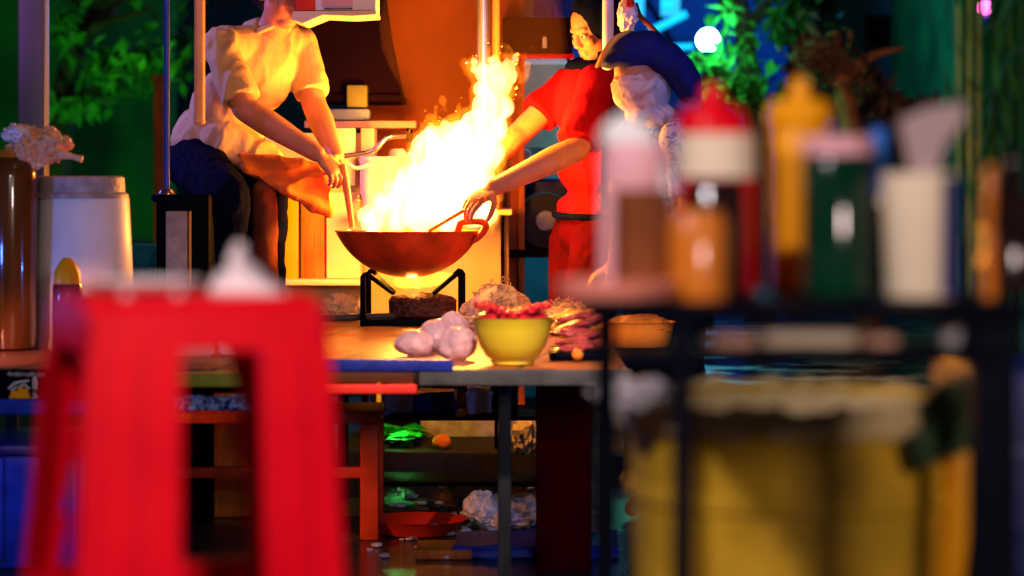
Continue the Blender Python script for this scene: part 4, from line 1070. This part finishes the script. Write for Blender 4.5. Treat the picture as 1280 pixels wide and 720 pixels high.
top_mesh('knotted_liner_end', 'bunched whitish plastic bag hooked on the side of the yellow bin', 'plastic bag', bm, 'cloudy_bag')
bm = lump(P(1196, 520, 2.86), (S(60, 2.84), .05, S(34, 2.84)), .8, 1.6, 7, 4, Matrix.Rotation(R(-38), 3, 'Y')); crumple(bm, .008, 40)
top_mesh('dark_rag', 'dark green rag draped over the yellow bin edge', 'rag', bm, 'olive_dark')
bm = nb(); boxp(bm, 1216, 1330, 452, 720, 2.9, .3, z0=0, bev=.02)
top_mesh('dark_crate_stack', 'dark navy box standing right beside the yellow bin', 'box', bm, 'navy_plastic')

# ================================================================ PEOPLE
def basis(fwd, up=Vector((0, 0, 1))):
    f = Vector(fwd).normalized(); s = f.cross(Vector(up)).normalized(); u = s.cross(f).normalized()
    return Matrix((s, f, u)).transposed()      # columns: right side, forward, up

def head(bm, c, Rm, k=1.0):
    """head centred at c; Rm columns = right, forward, up"""
    c = Vector(c)
    def L(x, y, z): return c+Rm @ Vector((x*k, y*k, z*k))
    ell(bm, L(0, -.012, .03), (.075*k, .092*k, .088*k), Rm)
    ell(bm, L(0, .018, -.03), (.062*k, .068*k, .075*k), Rm)
    ell(bm, L(0, .048, -.078), (.036*k, .034*k, .030*k), Rm)            # chin
    ell(bm, L(0, .066, .028), (.052*k, .018*k, .014*k), Rm, 2)             # brow
    bone(bm, L(0, .080, .018), L(0, .093, -.022), .009*k, .0125*k)         # nose
    ell(bm, L(.013, .090, -.026), (.009*k, .010*k, .007*k), Rm, 2); ell(bm, L(-.013, .090, -.026), (.009*k, .010*k, .007*k), Rm, 2)
    ell(bm, L(0, .082, -.048), (.024*k, .011*k, .0065*k), Rm, 2); ell(bm, L(0, .080, -.060), (.021*k, .011*k, .007*k), Rm, 2)
    for s in (-1, 1):
        ell(bm, L(s*.040, .062, -.018), (.022*k, .018*k, .020*k), Rm, 2)   # cheeks
        ell(bm, L(s*.077, -.008, -.002), (.010*k, .020*k, .032*k), Rm, 2)  # ears
    return L
def eyes(parent, L, Rm, k=1.0):
    for s in (-1, 1):
        bm = nb(); ell(bm, L(s*.030, .071, .006), (.013*k, .010*k, .009*k), Rm, 2); link('eye', bm, 'grey_panel', parent)
        bm = nb(); ell(bm, L(s*.030, .0785, .006), (.0055*k, .004*k, .0055*k), Rm, 2); link('iris', bm, 'dark_ink', parent)

def hand(bm, wrist, d, palm_n, side, curl=.6, k=1.0, thumb=1):
    """d: pointing direction, palm_n: out of the palm, side: thumb side"""
    d = Vector(d).normalized(); n_ = Vector(palm_n); n_ = (n_-d*n_.dot(d)).normalized(); s = d.cross(n_).normalized()
    if s.dot(Vector(side)) < 0: s = -s
    w = Vector(wrist)
    Rm = Matrix((s, d, n_)).transposed()
    ell(bm, w+d*.02*k, (.027*k, .03*k, .019*k), Rm, 2)
    ell(bm, w+d*.055*k, (.040*k, .045*k, .015*k), Rm, 2)
    ell(bm, w+d*.075*k, (.040*k, .025*k, .013*k), Rm, 2)
    for i, (off, ln) in enumerate(((.030, .072), (.010, .080), (-.011, .075), (-.030, .060))):
        p = w+d*(.085-.004*i)*k+s*off*k; a = 0; seg_ = ln*k
        for j, fr in enumerate((.45, .3, .25)):
            a += curl*(.55 if j == 0 else .9)
            q = p+(d*math.cos(a)+n_*math.sin(a))*seg_*fr
            bone(bm, p, q, (.0092-.0010*j)*k, (.0084-.0012*j)*k, seg=10); p = q
    p = w+d*.03*k+s*.030*k
    for j, (dd, ln) in enumerate((((d*.6+s*.7+n_*.35), .038), ((d*.8+s*.25+n_*.6), .032), ((d*.8-s*.1+n_*.6), .024))):
        q = p+dd.normalized()*ln*k; bone(bm, p, q, (.0125-.0015*j)*k, (.011-.0015*j)*k, seg=10); p = q

def arm(bm, sh, el, wr, k=1.0):
    bone(bm, sh, el, .047*k, .038*k)
    m_ = Vector(el).lerp(Vector(wr), .3); bone(bm, el, m_, .038*k, .040*k); bone(bm, m_, wr, .040*k, .026*k)
def leg_(bm, hip, kn, an, toe, k=1.0):
    bone(bm, hip, kn, .082*k, .055*k); m_ = Vector(kn).lerp(Vector(an), .3)
    bone(bm, kn, m_, .055*k, .056*k); bone(bm, m_, an, .056*k, .036*k)
    an = Vector(an); toe = Vector(toe); bone(bm, an-Vector((0, 0, .03)), toe, .036*k, .026*k)

# ---- seated cook -------------------------------------------------
t = thing('person', 'seated cook in a cream shirt leaning over the wok with both hands', 'person', P(262, HY+E*F/8.5, 8.5))
sR = P(276, 58, 8.32); sL = P(374, 56, 8.62); pel = P(262, 188, 8.62); che = P(322, 84, 8.50); mid = P(288, 140, 8.56)
nek = P(342, 34, 8.46); hd = P(352, -8, 8.40)
hipR = P(243, 205, 8.50); hipL = P(288, 203, 8.72)
kR = P(286, 246, 8.15); aR = P(272, 392, 8.28); kL = P(334, 240, 8.36); aL = P(332, 392, 8.50)
eR = P(306, 136, 8.20); wR = P(396, 192, 8.16); eL = P(393, 132, 8.52); wL = P(420, 196, 8.30)
ax = (sL-sR).normalized(); chest_R = Matrix((ax, Vector((0, 0, 1)).cross(ax), Vector((0, 0, 1)))).transposed()
hf = Vector((.72, -.62, -.30)); HR = basis(hf)
bm = nb()
ell(bm, che, (.165, .11, .15), chest_R); ell(bm, mid, (.145, .105, .15), chest_R); ell(bm, pel, (.155, .12, .12), chest_R)
ell(bm, sR, .055); ell(bm, sL, .055); bone(bm, che+Vector((0, 0, .08)), nek, .075, .052); bone(bm, nek, hd-Vector((0, 0, .03)), .052, .05)
L = head(bm, hd, HR, 1.05)
arm(bm, sR, eR, wR, 1.16); arm(bm, sL, eL, wL, 1.14)
hand(bm, wR, (P(428, 222, 8.14)-wR), (0.2, .3, -1), (.6, -.6, .6), .75)
hand(bm, wL, (P(434, 226, 8.22)-wL), (-.9, -.1, -.3), (0, -1, 0.1), 1.0)
leg_(bm, hipR, kR, aR, aR+Vector((.08, -.14, -.05))); leg_(bm, hipL, kL, aL, aL+Vector((.12, -.12, -.05)))
link('body', fuse(bm, .0045, 3), 'skin', t)
eyes(t, L, HR, 1.05)
bm = nb(); ell(bm, L(0, -.022, .055), (.083, .098, .085), HR); ell(bm, L(0, -.05, .0), (.078, .065, .08), HR)
link('hair', fuse(bm, .006, 2, cloth_folds(.004, 40, (1, 1, 1), 2)), 'hair', t)
# shirt
bm = nb()
ell(bm, che, (.168, .122, .16), chest_R); ell(bm, mid, (.165, .125, .16), chest_R)
ell(bm, mid.lerp(pel, .6)+Vector((0, 0, -.01)), (.18, .145, .13), chest_R)
bone(bm, P(282, 178, 8.48), P(338, 200, 8.46), .10, .05)
bone(bm, sR, che+Vector((0, 0, .07)), .068, .08); bone(bm, sL, che+Vector((0, 0, .07)), .068, .08)
se = sR.lerp(eR, .86); bone(bm, sR, se, .062, .066, False); ell(bm, sR, .062)
se = sL.lerp(eL, .80); bone(bm, sL, se, .062, .064, False); ell(bm, sL, .062)
bone(bm, che+Vector((0, 0, .09)), nek.lerp(che, .25)+Vector((0, 0, .015)), .085, .068, False)
link('shirt', fuse(bm, .006, 2, cloth_folds(.011, 10, (1, 1, .5), 3)), 'cream_shirt', t)
# collar and sleeve hems
bm = nb()
ct = nek.lerp(che, .2); pts = []
for i in range(25):
    a = 2*math.pi*i/24; pts.append(ct+chest_R @ Vector((.068*math.cos(a), .062*math.sin(a), .008-.028*math.sin(a)*-1*(-1))))
tube(bm, pts, .011, 8, False); link('collar', bm, 'cream_shirt', t)
# trousers
bm = nb(); ell(bm, pel+Vector((0, 0, -.03)), (.172, .14, .115), chest_R)
bone(bm, hipR, kR, .105, .078); bone(bm, kR, aR, .078, .065, False)
bone(bm, hipL, kL, .10, .076); bone(bm, kL, aL, .076, .062, False)
link('trousers', fuse(bm, .006, 2, cloth_folds(.009, 10, (1, 1, 1), 6)), 'dark_cloth', t)
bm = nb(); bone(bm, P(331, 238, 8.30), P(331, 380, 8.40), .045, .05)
link('firelit_shin', fuse(bm, .006, 2, cloth_folds(.01, 10, (1, 1, .6), 8)), 'brown_cloth', t)  # brown piece painting in the firelight on the far trouser leg
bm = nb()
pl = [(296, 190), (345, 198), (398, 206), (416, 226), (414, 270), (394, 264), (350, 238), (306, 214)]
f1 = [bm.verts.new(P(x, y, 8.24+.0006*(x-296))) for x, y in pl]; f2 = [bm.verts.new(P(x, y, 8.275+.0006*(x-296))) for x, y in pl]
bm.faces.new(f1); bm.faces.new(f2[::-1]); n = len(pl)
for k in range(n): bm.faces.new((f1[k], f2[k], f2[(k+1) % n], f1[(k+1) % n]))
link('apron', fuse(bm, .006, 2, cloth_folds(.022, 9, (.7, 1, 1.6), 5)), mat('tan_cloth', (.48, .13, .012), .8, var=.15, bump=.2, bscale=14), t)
for an in (aR, aL):
    bm = nb(); d = Vector((.1, -.14, 0)).normalized()
    bone(bm, an-Vector((0, 0, .05)), an+d*.17-Vector((0, 0, .07)), .045, .036); link('shoe', fuse(bm, .006, 2), 'dark_cloth', t)
# seat under him
t = thing('tall_stool', 'tall dark stool under the seated cook', 'stool', (pel.x, pel.y, 0))
zs = pel.z-.155
bm = nb(); lathe(bm, (pel.x-.03, pel.y+.02, zs-.03), [(.17, 0), (.18, .01), (.18, .025), (.17, .03)], 32); link('seat', bm, 'black_paint', t)
for sx in (-1, 1):
    for sy in (-1, 1):
        bm = nb(); tube(bm, [(pel.x-.03+sx*.12, pel.y+.02+sy*.12, zs-.03), (pel.x-.03+sx*.17, pel.y+.02+sy*.15, 0)], .014); link('leg', bm, 'black_paint', t)
bm = nb(); box(bm, ((aR.x+aL.x)/2, (aR.y+aL.y)/2-.06, (aR.z-.125)/2), (.62, .45, aR.z-.125), bev=.01)
top_mesh('step_box', 'wooden step box under the seated cook\'s feet', 'step box', bm, 'wood_orange')

# ---- standing cook -----------------------------------------------
t = thing('person', 'standing cook in a red shirt reaching one arm to the wok with a spatula', 'person', P(745, HY+E*F/8.75, 8.75))
hips = P(742, 288, 8.72); chs = P(738, 128, 8.68); md = P(742, 200, 8.72); nk = P(742, 82, 8.66); hd = P(744, 38, 8.60)
sN = P(748, 106, 8.50); sF = P(714, 106, 8.84); eN = P(722, 186, 8.36); wN = P(618, 234, 8.20); eF = P(648, 168, 8.74); wF = P(592, 218, 8.55)
ax = (sN-sF).normalized(); CR = Matrix((ax, Vector((0, 0, 1)).cross(ax), Vector((0, 0, 1)))).transposed()
HR = basis(Vector((-.80, -.50, -.42)))
bm = nb()
ell(bm, chs, (.165, .11, .15), CR); ell(bm, md, (.14, .10, .15), CR); ell(bm, hips, (.15, .115, .13), CR)
bone(bm, chs+Vector((0, 0, .08)), nk, .07, .05); bone(bm, nk, hd-Vector((0, 0, .03)), .05, .05)
L = head(bm, hd, HR, 1.0)
arm(bm, sN, eN, wN, 1.18); arm(bm, sF, eF, wF, 1.15)
hand(bm, wN, (P(586, 256, 8.15)-wN), (-.1, .3, -1), (0, -1, .3), .5, 1.05)
hand(bm, wF, (P(570, 236, 8.45)-wF), (0, .2, -1), (0, -1, .2), .7)
hl = P(725, 300, 8.78); hr_ = P(752, 300, 8.62)
leg_(bm, hl, P(712, 450, 8.72), P(700, 592, 8.78), P(682, 610, 8.66)); leg_(bm, hr_, P(728, 450, 8.52), P(724, 600, 8.58), P(704, 618, 8.46))
link('body', fuse(bm, .0045, 3), 'skin_dark', t)
eyes(t, L, HR)
bm = nb(); ell(bm, chs, (.185, .13, .165), CR); ell(bm, md, (.165, .125, .17), CR); ell(bm, P(744, 262, 8.72), (.165, .13, .09), CR)
se = sN.lerp(eN, .92); bone(bm, sN, se, .072, .078, False); ell(bm, sN, .073)
se = sF.lerp(eF, .62); bone(bm, sF, se, .072, .074, False); ell(bm, sF, .073)
bone(bm, chs+Vector((0, 0, .09)), nk+Vector((0, 0, -.02)), .085, .065, False)
link('shirt', fuse(bm, .006, 2, cloth_folds(.013, 9, (1, 1, .5), 5)), 'red_shirt', t)
bm = nb(); ell(bm, hips+Vector((0, 0, -.01)), (.165, .13, .12), CR)
bone(bm, hl, P(712, 450, 8.72), .11, .085); bone(bm, P(712, 450, 8.72), P(701, 584, 8.78), .085, .075, False)
bone(bm, hr_, P(728, 450, 8.52), .11, .085); bone(bm, P(728, 450, 8.52), P(724, 590, 8.58), .085, .075, False)
link('trousers', fuse(bm, .007, 2, cloth_folds(.008, 9, (1, 1, .5), 9)), 'maroon_cloth', t)
bm = nb(); pts = [hips+CR @ Vector((.172*math.cos(a*math.pi/16), .137*math.sin(a*math.pi/16), .055)) for a in range(33)]
tube(bm, pts, .013, 8, False); link('belt', bm, 'dark_cloth', t)
for an, to in ((P(700, 592, 8.78), P(682, 610, 8.66)), (P(724, 600, 8.58), P(704, 618, 8.46))):
    bm = nb(); bone(bm, an-Vector((0, 0, .05)), Vector((to.x, to.y, .05)), .05, .04); link('shoe', fuse(bm, .007, 2), 'dark_cloth', t)
# hood: dark cloth around the face and over the collar
bm = nb(); ell(bm, L(0, -.035, .035), (.102, .105, .115), HR); ell(bm, L(0, -.05, -.06), (.088, .075, .09), HR)
ell(bm, nk+Vector((0, .01, -.005)), (.14, .10, .04), CR)
hb = fuse(bm, .006, 3, cloth_folds(.006, 11, (1, 1, .6), 4))
link('hood', hb, 'dark_cloth', t)
bm = nb(); tube(bm, curve_pts([P(752, 66, 8.5), P(757, 110, 8.45), P(759, 160, 8.44), P(757, 215, 8.5), P(757, 262, 8.52)], 6), [.016]*25, 10); link('apron_strap', bm, 'dark_cloth', t)

# ---- third person with the navy hat ------------------------------
t = thing('person', 'helper in a wide navy hat and pale patterned scarf beside the red shirted cook', 'person', P(815, HY+E*F/8, 8.0))
hd = P(797, 100, 8.0); HR = basis(Vector((-.55, -.75, -.38)))
hp = P(832, 330, 8.08); cc = P(822, 196, 8.06); mm = P(828, 262, 8.07); nk = P(806, 140, 8.02)
sA = P(850, 172, 7.9); sB = P(792, 172, 8.24); CR = Matrix(((sA-sB).normalized(), Vector((0, 0, 1)).cross((sA-sB).normalized()), Vector((0, 0, 1)))).transposed()
eA = P(862, 262, 7.88); wA = P(812, 320, 7.8); eB = P(780, 262, 8.2); wB = P(768, 330, 8.05)
bm = nb(); ell(bm, cc, (.15, .105, .14), CR); ell(bm, mm, (.13, .1, .14), CR); ell(bm, hp, (.15, .115, .13), CR)
bone(bm, cc+Vector((0, 0, .07)), nk, .065, .048); bone(bm, nk, hd, .048, .05)
L = head(bm, hd, HR, .98); arm(bm, sA, eA, wA, .9); arm(bm, sB, eB, wB, .9)
hand(bm, wA, (-.8, -.2, -.5), (0, 0, -1), (0, -1, 0), .6, .95); hand(bm, wB, (-.8, -.2, -.5), (0, 0, -1), (0, -1, 0), .6, .95)
h1 = P(815, 345, 8.15); h2 = P(848, 345, 8.0)
leg_(bm, h1, P(808, 490, 8.12), (P(806, 0, 8.18).x, 8.18, .09), (P(790, 0, 8.08).x, 8.08, .035)); leg_(bm, h2, P(850, 490, 7.98), (P(850, 0, 8.04).x, 8.04, .09), (P(836, 0, 7.92).x, 7.92, .035))
link('body', fuse(bm, .005, 3), 'skin', t)
eyes(t, L, HR, .98)
bm = nb(); ell(bm, cc, (.17, .125, .155), CR); ell(bm, mm, (.155, .12, .15), CR); ell(bm, P(830, 310, 8.07), (.16, .13, .08), CR)
for s_, e_ in ((sA, eA), (sB, eB)): bone(bm, s_, s_.lerp(e_, .8), .068, .062, False); ell(bm, s_, .068)
link('shirt', fuse(bm, .007, 2, cloth_folds(.007, 9, (1, 1, .5), 7)), 'blue_print', t)
bm = nb(); ell(bm, hp, (.163, .13, .12), CR); bone(bm, h1, P(808, 490, 8.12), .1, .08); bone(bm, P(808, 490, 8.12), P(806, 610, 8.18), .08, .07, False)
bone(bm, h2, P(850, 490, 7.98), .1, .08); bone(bm, P(850, 490, 7.98), P(850, 610, 8.04), .08, .07, False)
link('trousers', fuse(bm, .008, 2, cloth_folds(.007, 9, (1, 1, .5), 2)), 'dark_cloth', t)
bm = nb(); ell(bm, P(801, 112, 8.0), (S(37, 8), .105, S(33, 8))); ell(bm, P(822, 148, 8.02), (S(26, 8), .10, S(20, 8))); ell(bm, P(806, 142, 8.02), (S(24, 8), .09, S(20, 8)))
link('scarf', fuse(bm, .006, 2, cloth_folds(.009, 16, (1, 1, 1), 3)), 'scarf_print', t)
bm = nb()
for (x, y, rx, ry, rd) in ((790, 66, 34, 26, .12), (808, 62, 30, 25, .125), (830, 74, 26, 24, .125), (846, 88, 23, 22, .12), (858, 102, 19, 22, .115), (862, 116, 15, 15, .105), (772, 76, 21, 9, .12), (760, 80, 12, 5, .11)):
    ell(bm, P(x, y, 8.0), (S(rx, 8), rd, S(ry, 8)))
link('hat', fuse(bm, .005, 40, cloth_folds(.002, 12, (1, 1, 1), 3)), 'navy_felt', t)
bm = nb(); tube(bm, curve_pts([P(746, 84, 7.93), P(756, 66, 7.89), P(770, 48, 7.885), P(788, 38, 7.91)], 6), [S(w, 8) for w in [2, 2.6, 3, 3.4, 3.6, 4, 4, 4, 4, 4, 4, 3.8, 3.6, 3.4, 3.2, 3, 2.6, 2.2, 1.8]], 10); link('firelit_brim', bm, 'gold_trim_fire_edge', t)  # firelight on the brim edge, painted in as a gold strip

# pale bag hanging above the hat
t = thing('hanging_bag', 'small pinkish white bag with a red tie hanging above the navy hat', 'bag', P(783, 36, 8.35))
bm = lump(P(784, 18, 8.35), (S(13, 8.35), .03, S(21, 8.35)), .25, 2.2, 4, 4); crumple(bm, .006, 50); link('bag_body', bm, 'cloudy_bag', t)
bm = nb(); tube(bm, [P(788, 8, 8.3), P(788, -10, 8.32)], S(4.5, 8.3)); link('tie', bm, 'fire_red', t)
bm = nb(); tube(bm, curve_pts([P(794, 4, 8.36), P(800, 20, 8.36), P(812, 32, 8.36), P(824, 44, 8.36)], 5), [.009]*16, 8); link('cord', bm, 'brown_cloth', t)
bm = nb(); tube(bm, [P(788, -8, 8.35), P(788, -90, 8.35)], .004); link('string', bm, 'black_paint', t)

# ================================================================ LIGHTS
def lamp(kind, name, loc, col, power, size=.1, target=None, spread=None, blend=.5):
    l = bpy.data.lights.new(name, kind); l.color = col; l.energy = power
    if kind == 'AREA': l.size = size
    elif kind != 'SUN': l.shadow_soft_size = size
    if kind == 'SPOT': l.spot_size = R(spread or 60); l.spot_blend = blend
    o = bpy.data.objects.new(name, l); COL.objects.link(o); o.location = loc
    if target is not None: o.rotation_euler = (Vector(target)-Vector(loc)).to_track_quat('-Z', 'Y').to_euler()
    return o
FL = (1.0, .34, .03)
lamp('POINT', 'flame_light', P(545, 235, 8.38), FL, 92, .07)
lamp('POINT', 'flame_light', P(612, 135, 8.38), FL, 48, .06)
lamp('POINT', 'burner_light', P(515, 352, 8.3), (1, .38, .06), 2, .02)
# added fill lamps over the wok and counter, no fixtures
lamp('POINT', 'wok_fill', P(560, -260, 7.0), (1.0, .30, .09), 20, .05)
lamp('SPOT', 'counter_fill', P(640, -310, 4.9), (1.0, .70, .76), 260, .05, (0.0, 6.7, .45), 46, .7)
lamp('AREA', 'front_fill', (1.1, -.9, 1.9), (1.0, .76, .70), 62, .4, (0.1, 3.0, .9))  # added front fill from behind the camera, for bin and stool
lamp('AREA', 'near_bulb', (-.75, 1.3, 2.0), (1.0, .84, .86), 24, .10, (0.2, 2.6, .95))
# added low fill lamps, unseen, for the things under the counter
lamp('SPOT', 'side_fill_orange', (-2.1, 5.8, .75), (1.0, .30, .08), 110, .04, (-.5, 7.7, .40), 30)
lamp('POINT', 'side_fill_blue', (1.7, 5.2, .7), (.12, .25, 1.0), 42, .04)
lamp('POINT', 'leaf_fill', P(500, 530, 9.35), (.1, 1.0, .2), .5, .015)  # added green fill on the vegetable leaves
# violet rim light, then an added violet fill, on the seated cook
lamp('SPOT', 'violet_light', (-3.0, 9.0, 2.5), (.30, .22, 1.0), 330, .1, P(262, 110, 8.5), 30)
lamp('SPOT', 'violet_light', (-2.6, 5.6, 2.4), (.52, .20, 1.0), 90, .1, P(262, 110, 8.5), 24)
# green lamp on the wall and leaves
lamp('SPOT', 'green_light', (-3.4, 16.0, 1.0), (.10, 1.0, .14), 170, .1, P(150, 150, 21), 46)
lamp('POINT', 'tree_leaf_fill', P(172, 92, 18.0), (.25, 1.0, .1), 12, .03)  # added green fill to brighten a few leaves, no fixture
lamp('POINT', 'brown_tree_fill', P(1060, 85, 17.2), (1.0, .5, .3), 26, .05)  # added orange fill to bring out the brown tree, no fixture
# cyan street lamp
lamp('POINT', 'cyan_lamp_light', P(885, 50, 18.7), (.06, .95, .40), 60, .2)
lamp('POINT', 'blue_building_light', P(825, -60, 22), (.04, .36, 1.0), 420, .2)
lamp('POINT', 'rear_cyan_light', P(700, 120, 10.9), (.25, .75, 1.0), 12, .5)
lamp('POINT', 'floor_blue_light', (-1.9, 6.2, .9), (.08, .2, 1.0), 14, .05)
lamp('SPOT', 'hat_light', (1.7, 6.2, 2.3), (.14, .22, 1.0), 60, .1, P(830, 90, 8), 26)
s = bpy.data.lights.new('moon_sun', 'SUN'); s.energy = .03; s.angle = R(.5); s.color = (1, .93, .85)
so = bpy.data.objects.new('moon_sun', s); COL.objects.link(so); so.rotation_euler = (R(50), 0, R(30))
w = bpy.data.worlds.new('World'); sc.world = w; w.use_nodes = True
N = w.node_tree.nodes; Lk = w.node_tree.links
sky = N.new('ShaderNodeTexSky'); sky.sky_type = 'NISHITA'; sky.sun_disc = False; sky.sun_elevation = R(-3); sky.sun_rotation = R(210)
Lk.new(sky.outputs['Color'], N['Background'].inputs['Color']); N['Background'].inputs['Strength'].default_value = .15

# ================================================================ CAMERA
cd = bpy.data.cameras.new('camera'); cam = bpy.data.objects.new('camera', cd); COL.objects.link(cam)
cam.location = (0, 0, E); cam.rotation_euler = (R(90), 0, 0)
cd.sensor_width = 36; cd.lens = 36*F/1280; cd.shift_y = -(360-HY)/1280.0
cd.clip_end = 500; cd.clip_start = .05
cd.dof.use_dof = True; cd.dof.focus_distance = 8.3; cd.dof.aperture_fstop = 2.45
sc.camera = cam
vs = sc.view_settings; vs.view_transform = 'Standard'; vs.look = 'None'; vs.exposure = 0; vs.gamma = 1
sc.cycles.use_denoising = True
sc.cycles.max_bounces = 8; sc.cycles.volume_bounces = 0
